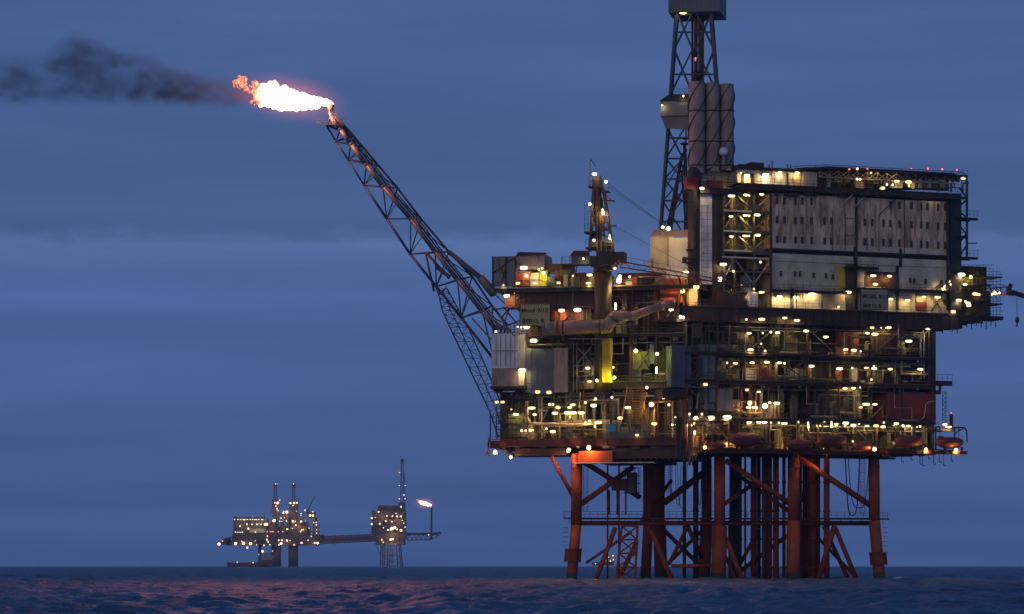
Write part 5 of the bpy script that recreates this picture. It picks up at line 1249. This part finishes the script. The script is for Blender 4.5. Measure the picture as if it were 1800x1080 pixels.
# soft glow halo round the flame, light put in as an emissive volume
def volmat(name):
    m=bpy.data.materials.new(name); m.use_nodes=True; nt_=m.node_tree; nt_.nodes.clear(); out=nt_.nodes.new('ShaderNodeOutputMaterial'); return m,nt_,out
gm,gn,go=volmat('glow_halo')
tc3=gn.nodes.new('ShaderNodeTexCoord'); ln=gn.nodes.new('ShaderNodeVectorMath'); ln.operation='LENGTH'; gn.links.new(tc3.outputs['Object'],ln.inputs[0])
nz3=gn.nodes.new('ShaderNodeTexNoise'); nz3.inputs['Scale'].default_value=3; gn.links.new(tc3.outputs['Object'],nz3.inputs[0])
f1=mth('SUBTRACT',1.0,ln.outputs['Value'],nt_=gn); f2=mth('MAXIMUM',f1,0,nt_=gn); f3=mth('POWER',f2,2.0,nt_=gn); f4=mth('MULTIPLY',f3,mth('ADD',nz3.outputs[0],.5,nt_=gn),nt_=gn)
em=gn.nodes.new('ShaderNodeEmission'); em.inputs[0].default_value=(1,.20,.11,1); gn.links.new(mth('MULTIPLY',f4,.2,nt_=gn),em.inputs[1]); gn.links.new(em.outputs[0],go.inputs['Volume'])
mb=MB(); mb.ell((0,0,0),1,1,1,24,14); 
me=bpy.data.meshes.new('glow_halo'); me.from_pydata(mb.v,[],mb.f); me.materials.append(gm)
o=bpy.data.objects.new('glow_halo',me); C.objects.link(o); o.parent=FLM; c0=FW.P(510,172,YF); o.location=c0-OFF[FLM.name]; o.scale=(12.5,4.5,5.2); o.rotation_euler=(0,R_(9),0)

smk,sn,so_=volmat('smoke')
B0=FW.P(448,190,YF); Bx=FW.P(-90,30,YF)
Wd=B0.x-Bx.x; Hd=Bx.z-B0.z
tc4=sn.nodes.new('ShaderNodeTexCoord'); s4=sn.nodes.new('ShaderNodeSeparateXYZ'); sn.links.new(tc4.outputs['Object'],s4.inputs[0])
mt=lambda op,a,b_=None,c_=None: mth(op,a,b_,c_,nt_=sn)
xn=mt('DIVIDE',s4.outputs['X'],-Wd)       # 0 at the flame .. 1 far left
rpS=sn.nodes.new('ShaderNodeValToRGB'); rpS.color_ramp.interpolation='B_SPLINE'
# top envelope height in metres/20 along xn   px = 448-538*xn
tops=[(448,3.0),(430,4.2),(390,5.6),(340,6.3),(290,8.5),(265,10.0),(215,10.5),(180,12.2),(130,14.8),(110,13),(80,9.5),(50,10),(10,10.5),(-90,9)]
ee=rpS.color_ramp.elements
for i,(px,h_) in enumerate(tops):
    p_=(448-px)/538; v_=h_/20
    if i==0: ee[0].position=0; ee[0].color=(v_,)*3+(1,)
    elif i==len(tops)-1: ee[-1].position=1; ee[-1].color=(v_,)*3+(1,)
    else: q_=ee.new(p_); q_.color=(v_,)*3+(1,)
sn.links.new(xn,rpS.inputs[0]); top_=mt('MULTIPLY',rpS.outputs[0],20.0)
mpS=sn.nodes.new('ShaderNodeMapping'); mpS.inputs['Scale'].default_value=(.17,.2,.22); sn.links.new(tc4.outputs['Object'],mpS.inputs[0])
nS=sn.nodes.new('ShaderNodeTexNoise'); nS.inputs['Scale'].default_value=1.0; nS.inputs['Detail'].default_value=8; nS.inputs['Roughness'].default_value=.63; nS.inputs['Distortion'].default_value=.5; sn.links.new(mpS.outputs[0],nS.inputs[0])
mpT=sn.nodes.new('ShaderNodeMapping'); mpT.inputs['Scale'].default_value=(.07,.1,.12); mpT.inputs['Location'].default_value=(3.1,0,1.7); sn.links.new(tc4.outputs['Object'],mpT.inputs[0])
nT=sn.nodes.new('ShaderNodeTexNoise'); nT.inputs['Detail'].default_value=3; sn.links.new(mpT.outputs[0],nT.inputs[0])
nn=mt('SUBTRACT',nS.outputs[0],.5)
zz2=mt('ADD',s4.outputs['Z'],mt('MULTIPLY',nn,4.5))
low=mt('MULTIPLY_ADD',xn,.2,.5)
edge_t=mt('MULTIPLY',mt('SUBTRACT',top_,zz2),.42); edge_b=mt('MULTIPLY',mt('SUBTRACT',mt('ADD',s4.outputs['Z'],mt('MULTIPLY',nn,3.2)),low),.55)
def clamp01(x): n=sn.nodes.new('ShaderNodeClamp'); sn.links.new(x,n.inputs[0]); return n.outputs[0]
ydist=mt('SUBTRACT',1.0,mt('POWER',mt('DIVIDE',mt('ABSOLUTE',s4.outputs['Y']),5.0),2.0))
mr2=sn.nodes.new('ShaderNodeMapRange'); mr2.inputs[1].default_value=.44; mr2.inputs[2].default_value=.64; sn.links.new(nS.outputs[0],mr2.inputs[0])
mr3=sn.nodes.new('ShaderNodeMapRange'); mr3.inputs[1].default_value=.3; mr3.inputs[2].default_value=.6; mr3.inputs[3].default_value=.35; sn.links.new(nT.outputs[0],mr3.inputs[0])
dens=mt('MULTIPLY',mt('MULTIPLY',clamp01(edge_t),clamp01(edge_b)),mt('MULTIPLY',clamp01(ydist),mt('MULTIPLY',mt('ADD',mr2.outputs[0],.22),mr3.outputs[0])))
fall=mt('MULTIPLY_ADD',xn,-1.0,1.25)
dens=mt('MULTIPLY',mt('MULTIPLY',dens,fall),.30)
pv=sn.nodes.new('ShaderNodeVolumePrincipled'); pv.inputs['Color'].default_value=(.05,.037,.034,1); pv.inputs['Absorption Color'].default_value=(0,0,0,1); sn.links.new(dens,pv.inputs['Density']); sn.links.new(pv.outputs[0],so_.inputs['Volume'])
mb=MB(); mb.lb(-Wd,.6,-5,5,0,18)
me=bpy.data.meshes.new('smoke_plume'); me.from_pydata(mb.v,[],mb.f); me.materials.append(smk)
o=bpy.data.objects.new('smoke_plume',me); C.objects.link(o); o.location=(B0.x,YF,B0.z); tag(o,'thin dark sooty smoke drifting left from the end of the big flame','smoke',None,'stuff')

# ------------------------------------------------------------------ lifeboats
def lifeboat_proto(name,loc,rz,label,mat):
    T=thing(name,label,'lifeboat',(0,0,0),'enclosed lifeboats hanging along the lower deck')
    mb=MB(); L_b,Hb=2.9,1.35; n=16; m=12; Hb=1.65; ring=[]
    for i in range(n+1):
        s=-1+2*i/n; w_=(1-abs(s)**2.0)**.75*1.2+.03; h1=(1-abs(s)**2.6)**.8; k=len(mb.v)
        for j in range(m):
            a=2*math.pi*j/m; y=math.cos(a)*w_; z=math.sin(a)
            z=z*(.72 if z<0 else .62)*Hb*(.35+.65*h1); y=math.copysign(abs(y/w_)**.75*w_,y); mb.v.append((s*L_b,y,z+(.12*s*s)))
        ring.append(k)
    for a,b_ in zip(ring,ring[1:]):
        for j in range(m): j2=(j+1)%m; mb.face([a+j,b_+j,b_+j2,a+j2])
    mb.face([ring[0]+j for j in range(m)]); mb.face([ring[-1]+j for j in reversed(range(m))])
    h=mb.build('hull',mat,T,True)
    mb=MB(); 
    for s in (-1,1): mb.path([(-2.6,s*1.0,.02),(-1.2,s*1.24,-.02),(1.2,s*1.24,-.02),(2.6,s*1.0,.02)],.07,6)
    mb.build('fender_rail',M['rubber'],T)
    mb=MB(); mb.box8([(-2.3,-.5,.6),(-1.4,-.5,.6),(-1.4,.5,.6),(-2.3,.5,.6),(-2.2,-.4,1.15),(-1.5,-.4,1.15),(-1.5,.4,1.15),(-2.2,.4,1.15)]); tw=mb.build('steering_tower',mat,T)
    mb=MB(); mb.lb(-2.1,-1.6,-.47,-.44,.82,1.05); mb.build('window',M['glass_dark'],tw)
    for x in (-2.0,2.0):
        mb=MB(); mb.tube((x,0,.7),(x,0,2.3),.05,6); mb.path([(x,1.6,2.9),(x,.2,2.9),(x,0,2.3)],.12,6); mb.tube((x,1.7,-1.2),(x,1.7,2.9),.16,6); mb.build('davit_fall',M['dark_steel'],T)
    mb=MB(); mb.path([(-2.2,-.9,-.3),(-1.6,-1.24,-.5),(-1,-1.24,-.25),(-.4,-1.26,-.5),(.2,-1.26,-.25),(.8,-1.26,-.5),(1.4,-1.24,-.25),(2.1,-.95,-.4)],.03,4); mb.build('grab_line',M['rope'],T)
    for x in (-.9,0,.9): mb=MB(); mb.tube((x,-.98,.52),(x,-1.08,.42),.15,10); mb.build('porthole',M['glass_dark'],T)
    T.location=loc; T.rotation_euler=(0,0,rz); OFF[T.name]=Vector(loc); return T
LBT=[(1309,772,1.12,'large maroon lifeboat, the furthest left of the four large lifeboats'),(1463,774,1.0,'dull red lifeboat just left of the small boat with an orange lamp at its bow'),(1598,776,.98,'dull red lifeboat below the dark red module on the right'),(1669,778,.97,'red lifeboat sticking out beyond the right corner of the lower deck'),(1256,785,.72,'small orange-lit boat furthest left, beside an orange lamp'),(1405,782,.9,'bright orange-lit boat above the third bright jacket leg'),(1517,784,.72,'small orange-lit boat with a bright orange lamp at its right end')]
pr=None
for px,py,s,lb_ in LBT:
    loc=FR.P(px,py,-1.7)
    if pr is None: pr=T=lifeboat_proto('lifeboat',loc,FR.a,lb_,M['boat_red'])
    else: T=copy_tree(pr,loc,FR.a,lb_)
    T.scale=(s,s,s)
mb=MB(); girder(mb,FR,1235,792,1546,798,-3.2,3.2,1.4); girder(mb,FR,1560,792,1700,798,-3.0,3.0,1.4); 
for x in range(1240,1700,30): mb.pb(FR,x,786,x+3,792,-.3,.25)
tag(mb.build('boat_landing',M['deck_maroon']),'long narrow maroon gangway under the row of lifeboats','gangway')

# ------------------------------------------------------------------ scaffolded module and crane tip at the right edge
SM=thing('scaffold_module','dark cluttered module wrapped in scaffold poles at the far right edge of the main deck','module',FR.P(1715,560,3))
part(SM,'wall_panel','girder',FR,1668,468,1734,560,5.5,10,ribs=1.2); part(SM,'wall_panel','mid_steel',FR,1715,512,1741,557,3,5,ribs=1)
part(SM,'wall_panel','dark_steel',FR,1680,470,1700,500,4,1); part(SM,'wall_panel','cream',FR,1668,520,1682,556,4.8,.5)
rnd=random.Random(61)
for i in range(14):
    x=rnd.uniform(1670,1728); y=rnd.choice((500,528,556)); w_=rnd.uniform(5,14); part(SM,'equipment_cabinet',rnd.choice(['olive','girder','pipe_cream','mid_steel','dark_steel']),FR,x,y-rnd.uniform(6,18),x+w_,y,rnd.uniform(2.5,4.5),1)
for py in (500,528,556):
    mb=MB(); girder(mb,FR,1668,py,1742,py+2.5,2.2,4,1.2); rail(mb,FR,1668,1742,py,2.22,1.1,1); mb.build('gantry_deck',M['girder'],SM)
mb=MB()
for v_ in (2,5,8):
    for x in list(range(1704,1764,6)):
        top=466+max(0,(x-1735))*.6 if x<1754 else 478
        mb.tube(FR.P(x,560,v_),FR.P(x,top,v_),.045,5)
    for k in range(17):
        py=466+k*5.8; mb.tube(FR.P(1690+ (k%3)*5,py,v_),FR.P((1764 if k>1 else 1748)-(k*3%7),py,v_),.045,5)
for k in range(14): x=1704+4*k; mb.tube(FR.P(x,480+(k*13)%60,2),FR.P(x+3,480+(k*13)%60,8),.045,5)
for a in [(1710,470,1735,500),(1735,500,1755,530),(1715,530,1745,500)]: mb.tube(FR.P(*a[:2],2),FR.P(*a[2:],2),.05,5)
mb.build('scaffold_poles',M['dark_steel'],SM)
mb=MB()
for py in (486,533,560): mb.pb(FR,1722,py,1763,py+2,2.3,4)
mb.build('scaffold_boards',M['dark_steel'],SM)
mb=MB()
for a in [(1638,546,1655,520),(1655,546,1640,520),(1650,520,1670,545),(1660,530,1690,515),(1645,510,1668,498)]: mb.tube(FR.P(*a[:2],1),FR.P(*a[2:],1),.13,6)
mb.build('pipe_frame',M['girder'],SM)
lamps(SM,FR,[(1690,483,'b'),(1706.5,487,'y'),(1696,500.6,'w'),(1685,528,'w'),(1697,530,'s'),(1702,533,'d'),(1703,537,'d'),(1714,517,'d'),(1720,518,'d'),(1669,495,'s')],2.0)

RC=thing('crane_jib','dark crane jib poking out past the scaffolded module with a hanging hook block','crane jib',FR.P(1750,515,8))
def rp_(x,y,v=6): return FR.P(x,y,v)
mb=MB()
for dv_ in (0,1.4):
    mb.tube(rp_(1735,507,6+dv_),rp_(1775,505,6+dv_),.12,6); mb.tube(rp_(1735,519,6+dv_),rp_(1772,518,6+dv_),.12,6)
    for k in range(8): mb.tube(rp_(1737+k*4.6,507 if k%2 else 519,6+dv_),rp_(1741.6+k*4.6,519 if k%2 else 507,6+dv_),.07,5)
mb.build('lattice_boom',M['pile_red'],RC)
mb=MB(); mb.box8([rp_(1768,519,6),rp_(1783,521,6),rp_(1783,521,7.4),rp_(1768,519,7.4),rp_(1770,505,6),rp_(1778,507,6),rp_(1778,507,7.4),rp_(1770,505,7.4)])
mb.tube(rp_(1774,509,6.6),rp_(1777,500,6.6),.4,8); mb.tube(rp_(1780,514,6.6),rp_(1812,525,6.6),.45,8); mb.tube(rp_(1755,500,6.6),rp_(1775,505,6.6),.07,5); mb.build('jib_head',M['dark_steel'],RC)
mb=MB(); 
for x in (1786.8,1789.2): mb.tube(rp_(x,518,6.6),rp_(x,560,6.6),.035,4)
mb.build('hoist_rope',M['rope'],RC)
mb=MB(); mb.ell(rp_(1788,563,6.6),.38,.3,.62,10,8,.8); mb.path([rp_(1788,568,6.6),rp_(1788,571,6.6),rp_(1786.5,573,6.6),rp_(1789.5,573.5,6.6)],.12,6); mb.build('hook_block',M['dark_steel'],RC)
lamps(RC,FR,[(1748,515,'O'),(1752,516,'s'),(1743,518,'s'),(1757,515,'s')],5.6)

# loose cargo on the top deck
def crate(x0,y0,x1,y1,F,v,mt,label):
    T=thing('shipping_container',label,'container',F.P((x0+x1)/2,y1,v)); part(T,'body',mt,F,x0,y0,x1,y1,v,2.4,ribs=.3,rim=True)
    mb=MB(); u=F.u((x0+x1)/2,v)
    for s in (-.25,.25): mb.tube(F.W(u+s,v-.08,F.z(y1-1,x0,v)),F.W(u+s,v-.08,F.z(y0+1,x0,v)),.03,4)
    mb.build('lock_bars',M['mid_steel'],T)
crate(1128,489,1146,503,FL,.9,'deck_maroon','small maroon container on the top deck below the crane boom')

# ------------------------------------------------------------------ far platforms (frame FF, 4.5 km away)
def fpt(px,py,v=0): return FF.P(px,py,v)
def fbx(mb,x0,y0,x1,y1,v,d): mb.pb(FF,x0,y0,x1,y1,v,d)
def far_lamps(T,items,v=-2):
    for k,col in enumerate(('far_warm','far_pink','far_yellow')):
        for (x,y,r,c) in items:
            if c!=k: continue
            mb=MB(); mb.ell((0,0,0),r,r,r,8,6); o=mb.build('lamp',M[col],None,True,origin=(0,0,0)); o.parent=T; o.location=fpt(x,y,v)-OFF[T.name]
P1=thing('distant_platform','far-off oil platform on thick concrete legs with two slim derricks','oil platform',fpt(480,994,10))
mb=MB(); fbx(mb,398,950,558,959,0,60); fbx(mb,408,940,565,950,-4,70); mb.box8([fpt(382,958),fpt(402,958),fpt(402,958,40),fpt(382,958,40),fpt(392,947),fpt(408,944),fpt(408,944,40),fpt(392,947,40)]); mb.build('main_deck',M['far_steel'],P1)
mb=MB(); fbx(mb,410,912,467,940,-3,40); fbx(mb,410,909,462,912,-8,50); mb.build('accommodation',M['far_steel'],P1)
mb=MB(); fbx(mb,438,930,466,937,-4,1); mb.build('wall_panel',M['far_white'],P1)
rnd=random.Random(71); mb=MB()
for k in range(34):
    x=rnd.uniform(466,552); w_=rnd.uniform(4,14); h_=rnd.uniform(8,36); fbx(mb,x,942-h_,min(559,x+w_),942,rnd.uniform(-3,25),rnd.uniform(5,20))
for k in range(14): x=468+k*6.5; mb.tube(fpt(x,940,-3),fpt(x,900+rnd.uniform(-4,14),-3),.6,5)
mb.build('process_modules',M['far_orange'],P1)
for x0,x1 in ((454,460),(477,494),(507,524)):
    mb=MB(); x=(x0+x1)/2; r=(x1-x0)*.45; mb.tube(fpt(x,958,20),fpt(x,996,20),r,18,r*1.02); mb.build('concrete_leg',M['far_steel'],P1,True)
def fderrick(T,x,yt,yb,w0,w1,name='derrick'):
    mb=MB()
    for sx in (-1,1):
        for d_ in (0,1): mb.tube(fpt(x+sx*w0,yt,d_*w0*1.8),fpt(x+sx*w1,yb,d_*w1*1.8),.55,5)
    n=int((yb-yt)/5)
    for i in range(n):
        ta,tb_=i/n,(i+1)/n; wa_=w0+(w1-w0)*ta; wb_=w0+(w1-w0)*tb_; ya=yt+(yb-yt)*ta; yb2=yt+(yb-yt)*tb_
        s=1 if i%2 else -1; mb.tube(fpt(x-s*wa_,ya,0),fpt(x+s*wb_,yb2,0),.4,4); mb.tube(fpt(x-wa_,ya,0),fpt(x+wa_,ya,0),.4,4)
    fbx(mb,x-w0*1.8,yt-1,x+w0*1.8,yt+4,-1,5); mb.tube(fpt(x,yt,2),fpt(x,yt-4,2),.4,4)
    mb.build(name,M['far_steel'],T)
fderrick(P1,484,851,880,1.6,2.2); fderrick(P1,516,852,880,1.7,2.2); 
for a_ in [(478,878,490,908,0,12),(509,880,523,912,0,12),(494,904,508,915,-2,10),(539,900,554,912,-2,12)]: mb=MB(); fbx(mb,*a_); mb.build('drill_house',M['far_orange'],P1)
mb=MB(); mb.tube(fpt(538,903),fpt(554,872),.7,6,.5); mb.tube(fpt(538,903),fpt(545,893),.9,6); mb.tube(fpt(465,910),fpt(465,897),.4,4); mb.tube(fpt(474,912),fpt(477,895),.5,4); mb.build('crane',M['far_steel'],P1)
it=[]
for x in [412,418,423,428,430,435,440,444,448,451,455,460,462]: it.append((x,913.5,.85,0))
for x in [434,443,452,459]: it.append((x,922,1.2,0))
it+= [(466,922.5,1.9,2),(469,922,1.9,1),(482,915.5,2.1,1),(480,916,1.3,0),(444,909,.7,0),(422,925.5,1.2,0),(436.5,929.5,1.4,2),(414,935.5,.9,0),(418,936,.9,0),(422,936,.9,0),(426,936,1.1,0),(449,935.5,.9,0)]
it+= [(488,884.5,2.0,1),(483,884,1.0,1),(491.5,879.5,1.1,0),(487,894.5,1.4,0),(489,898,.9,0),(485,890,.9,1),(510.5,884.5,1.3,1),(517,884.5,1.6,1),(522,884,1.2,1),(515,889,.8,1),(484,851,.8,0),(487,851,.6,0),(516,851,.8,0),(504,900.5,2.1,1),(498,899,.9,0),(498,902,1,1)]
it+= [(385,956.5,2.3,1),(414,956,2.3,1),(428,955.5,2.3,1),(440.5,956,2.3,1),(391,951.5,.9,0),(425,952,1,0),(435,963,1.4,0),(448.5,951,.7,0),(461.5,969.5,1.7,1),(470,942.5,1.1,0),(469,949,1.3,2),(471.5,953,1.2,0),(464,959,1.3,0),(474.5,958,1,0),(490,950,1.2,0),(496,950,1.3,0),(504.5,950.5,1.5,0),(510,950.5,.8,0),(494,955.5,1.9,1),(490,958,1,1),(517,958,1.1,0),(530,954.5,1.5,1),(541.5,950,.9,0),(553,954.5,1.2,1),(558.5,955,1.8,1),(547,943,.9,0),(451,958,.8,0),(479,969,.7,0)]
it+= [(536,897,1.1,0),(545,906.5,1.7,2),(550,906.5,1.6,2),(550,900,.9,0),(529.5,903,.9,0),(529,906,.7,0),(515,917,1.6,0),(519,917,.8,0),(529.5,917,1.5,2),(520,923.5,1.1,0),(505,930.5,1.3,2),(556,918.5,1.0,0),(556,923,1,0),(556.5,931.5,1.0,0),(556.5,937.5,.9,0),(530,932,.9,0),(528.5,935,.9,0),(533,931.5,1,0),(514,929,.8,0),(497,935,.7,0),(503.5,916,1,0),(495,917,.8,0),(491,917,.7,0),(494,911,.9,0),(500,910.5,.7,0),(521,899,.7,0),(551,918.5,.8,0),(537,916,.5,0),(543,929,.7,0),(489,935,.6,0),(480,935,.6,1),(476,935,.6,1),(470,935,.6,1)]
far_lamps(P1,it,-7)
P2=thing('distant_platform','far-off platform on thin steel legs with a single tall derrick','oil platform',fpt(684,994,10))
mb=MB(); fbx(mb,653,898,712,938,0,45); fbx(mb,664,889,702,898,4,30); fbx(mb,656,938,714,948,-2,45); fbx(mb,660,948,711,958,2,40); mb.build('deck_block',M['far_orange'],P2)
mb=MB(); rnd=random.Random(72)
for k in range(16): x=rnd.uniform(653,708); y=rnd.choice((912,924,936)); fbx(mb,x,y-rnd.uniform(4,10),x+rnd.uniform(3,9),y,-3,3)
for y in (912,924,936): fbx(mb,651,y,714,y+1.2,-4,4)
mb.build('gallery',M['far_steel'],P2)
mb=MB()
for xt,xb in ((670,668),(676,675),(682,681),(690,689),(697,699),(704,708),(687,684),(673,672),(701,705)): mb.tube(fpt(xt,957,5+(xt%3)*8),fpt(xb,996,5+(xt%3)*8),.9,6)
for y in (966,977,988):
    mb.tube(fpt(669,y,4),fpt(707,y,4),.5,5); mb.tube(fpt(669,y,4),fpt(688,y+10,4),.5,5); mb.tube(fpt(707,y,4),fpt(688,y+10,4),.5,5)
mb.tube(fpt(661,958,2),fpt(668,975,2),.5,5); mb.build('jacket_legs',M['far_orange'],P2)
fderrick(P2,707,808,890,1.5,3.2); mb=MB(); fbx(mb,700,884,712,900,-1,10); mb.tube(fpt(711,832),fpt(712,888),.5,5); mb.build('drill_house',M['far_steel'],P2)
far_lamps(P2,[(665.5,900,1.3,0),(653.5,911,1.5,0),(653.5,921.5,1.6,0),(667.5,921,1.4,0),(698,908,1.4,0),(705,908,1.4,0),(696,903,.9,0),(690,907.5,1.0,1),(678,916.5,1.2,0),(689,917,1.1,0),(705,891,1.4,0),(710,870.5,1.0,0),(689,929,2.2,1),(694,928,2.0,1),(687,931,1.5,2),(698,931,1.3,0),(705,932.5,1.9,2),(682,932,1.1,2),(674,928,1,0),(671,949,1.2,0),(673.5,953.5,1,0),(688,948.5,1.6,0),(691,948,1.4,0),(685.5,949,1.2,0),(712,927,.9,0),(710,920,.8,0),(707,915,.7,0),(680,907,.8,1),(660,910,.6,0),(702,854,.6,1),(712,854,.6,1),(702,877,.7,1),(712,877,.7,1),(702,831,.6,1)],-7)
BR=thing('link_bridge','long dark link bridge between the two far-off platforms','bridge',fpt(612,955,10))
mb=MB(); 
for dv_ in (0,10):
    mb.tube(fpt(556,944,8+dv_),fpt(662,940,8+dv_),1.1,6); mb.tube(fpt(556,956,8+dv_),fpt(662,951,8+dv_),1.1,6)
    for k in range(22): x=556+k*4.8; mb.tube(fpt(x,(944-k*.18) if k%2 else 956-k*.22,8+dv_),fpt(x+4.8,(956-k*.22) if k%2 else 944-k*.18,8+dv_),.6,5)
mb.box8([fpt(556,954,9),fpt(662,949.5,9),fpt(662,949.5,17),fpt(556,954,17),fpt(556,946,9),fpt(662,942,9),fpt(662,942,17),fpt(556,946,17)])
mb.build('bridge_truss',M['far_orange'],BR); mb=MB(); mb.tube(fpt(587.5,952,8),fpt(587.5,959,8),.6,5); mb.build('hanging_rod',M['far_steel'],BR)
FT=thing('flare_tower','far-off slim flare tower on a low bridge, right of the distant platforms','flare tower',fpt(758,950,10))
mb=MB(); mb.tube(fpt(712,939,8),fpt(776,937,8),1.1,6); mb.tube(fpt(716,950,8),fpt(758,949,8),.7,6)
for k in range(11): x=716+k*4; mb.tube(fpt(x,939 if k%2 else 950,8),fpt(x+4,950 if k%2 else 939,8),.5,5)
fbx(mb,714,937,770,941,6,8); mb.tube(fpt(758,949,8),fpt(776,938,8),.6,5); mb.build('bridge_truss',M['far_steel'],FT)
mb=MB()
for sx in (-1,1): mb.tube(fpt(758+sx*1.6,948,9),fpt(759+sx*.8,893,9),.5,5)
for k in range(11): y=945-k*5; s=1 if k%2 else -1; mb.tube(fpt(758-s*1.5,y,9),fpt(758.5+s*1.3,y-5,9),.45,4)
mb.tube(fpt(758.5,948,11),fpt(759,892,11),.7,6); mb.build('tower_lattice',M['far_steel'],FT)
far_lamps(FT,[(753.5,940.5,.9,0)],3)
FS=thing('distant_flame','small white-orange flame leaning left from the far-off flare tower','flame',fpt(759,892,9))
def fblob(name,pts,mat):
    mb=MB()
    for x,y,r in pts: mb.ell(fpt(x,y,9),r,r*.8,r,10,7)
    return mb.build(name,mat,FS,True)
fblob('flame_core',[(757,888,1.7),(753,887.5,2.6),(749,886,3.2),(745,885,3.4),(741,884,3.0),(738,882.5,2.2)],fm)
fblob('flame_tail',[(735,880,1.6),(733.5,879,1.2),(737,884,1.6),(757.5,891,1.2)],tm)
me=bpy.data.meshes.new('glow_halo'); mb=MB(); mb.ell((0,0,0),1,1,1,16,10); me.from_pydata(mb.v,[],mb.f)
gm2=gm.copy();  # weaker painted-in glow halo for the far flame
for n_2 in gm2.node_tree.nodes:
    if n_2.type=='MATH' and n_2.operation=='MULTIPLY' and abs(n_2.inputs[1].default_value-.2)<1e-4: n_2.inputs[1].default_value=.09
me.materials.append(gm2); o=bpy.data.objects.new('glow_halo',me); C.objects.link(o); o.parent=FS; o.location=fpt(747,885.5,9)-OFF[FS.name]; o.scale=(19,12,12)
# supply ship beside the far platform
SH=thing('supply_ship','dark red supply ship with a white bridge below the far-off concrete legged platform','ship',fpt(440,995,-60))
mb=MB()
def shp(pts_low,pts_top,v,d):
    n=len(pts_low)
mb.box8([fpt(400,997,-60),fpt(478,997,-60),fpt(478,997,-46),fpt(400,997,-46),fpt(398,989,-60),fpt(456,989,-60),fpt(456,989,-46),fpt(398,989,-46)])
mb.box8([fpt(452,997,-60),fpt(477,997,-60),fpt(477,997,-46),fpt(452,997,-46),fpt(456,985.5,-60.1),fpt(482,984,-60),fpt(482,984,-46),fpt(456,985.5,-46)])
mb.build('hull',M['ship_red'],SH)
mb=MB(); fbx(mb,459,977,480,985,-59,12); fbx(mb,463,972,476,977,-58,10); mb.build('bridge_house',M['far_white'],SH)
mb=MB(); mb.tube(fpt(474,973,-55),fpt(474,958,-55),.4,5); mb.tube(fpt(459,986,-55),fpt(459,975,-55),.4,5); mb.pb(FF,400,987.5,404,989,-58,6); mb.build('mast',M['far_white'],SH)
far_lamps(SH,[(417,988.5,.8,0),(445,989.5,.9,0),(455,975,.6,0)],-62)
SB=thing('distant_boat','tiny brightly lit boat on the horizon, seen between the jacket legs','boat',fpt(1066,994,-400))
mb=MB(); mb.box8([fpt(1042,994.5,-400),fpt(1078,994.5,-400),fpt(1078,994.5,-392),fpt(1042,994.5,-392),fpt(1041,989,-400),fpt(1080,988,-400),fpt(1080,988,-392),fpt(1041,989,-392)]); mb.build('hull',M['ship_red'],SB)
mb=MB(); fbx(mb,1060,981,1078,989,-399,6); fbx(mb,1068,977,1076,981,-399,6); mb.tube(fpt(1075,978,-396),fpt(1075,972,-396),.3,5); mb.build('bridge_house',M['far_white'],SB)
far_lamps(SB,[(1061,983.5,1.0,1),(1060,990,1.1,0),(1069.5,979.5,.8,0),(1073,986.5,.7,1),(1077.5,977,.8,1),(1047,991.5,.6,1),(1078,984,.7,1)],-402)

for x,y,e_,v_ in [(425,920,1,-14),(452,922,1,-14),(470,915,1.2,-14),(500,908,1.2,-14),(525,925,1,-14),(550,915,1,-14),(430,962,1.2,-10),(500,962,1.2,-10),(550,960,1,-10),(672,912,.8,-12),(698,915,1,-12),(690,935,1.2,-12),(690,962,1,-8)]:
    l_9=bpy.data.lights.new('platform_light','POINT'); l_9.energy=6500*e_; l_9.color=(1,.70,.32); l_9.shadow_soft_size=1.5; o=bpy.data.objects.new('platform_light',l_9); C.objects.link(o); o.location=fpt(x,y,v_)

# ------------------------------------------------------------------ haze
hm,hn,ho=volmat('haze')
hv=hn.nodes.new('ShaderNodeVolumePrincipled'); hv.inputs['Color'].default_value=(.55,.78,1,1); hv.inputs['Density'].default_value=HAZE if 'HAZE' in globals() else .00006; hn.links.new(hv.outputs[0],ho.inputs['Volume'])

mb=MB(); mb.lb(-2600,2600,-560,6200,-4.5,240)
me=bpy.data.meshes.new('haze'); me.from_pydata(mb.v,[],mb.f); me.materials.append(hm); o=bpy.data.objects.new('haze',me); C.objects.link(o); tag(o,kind='stuff')
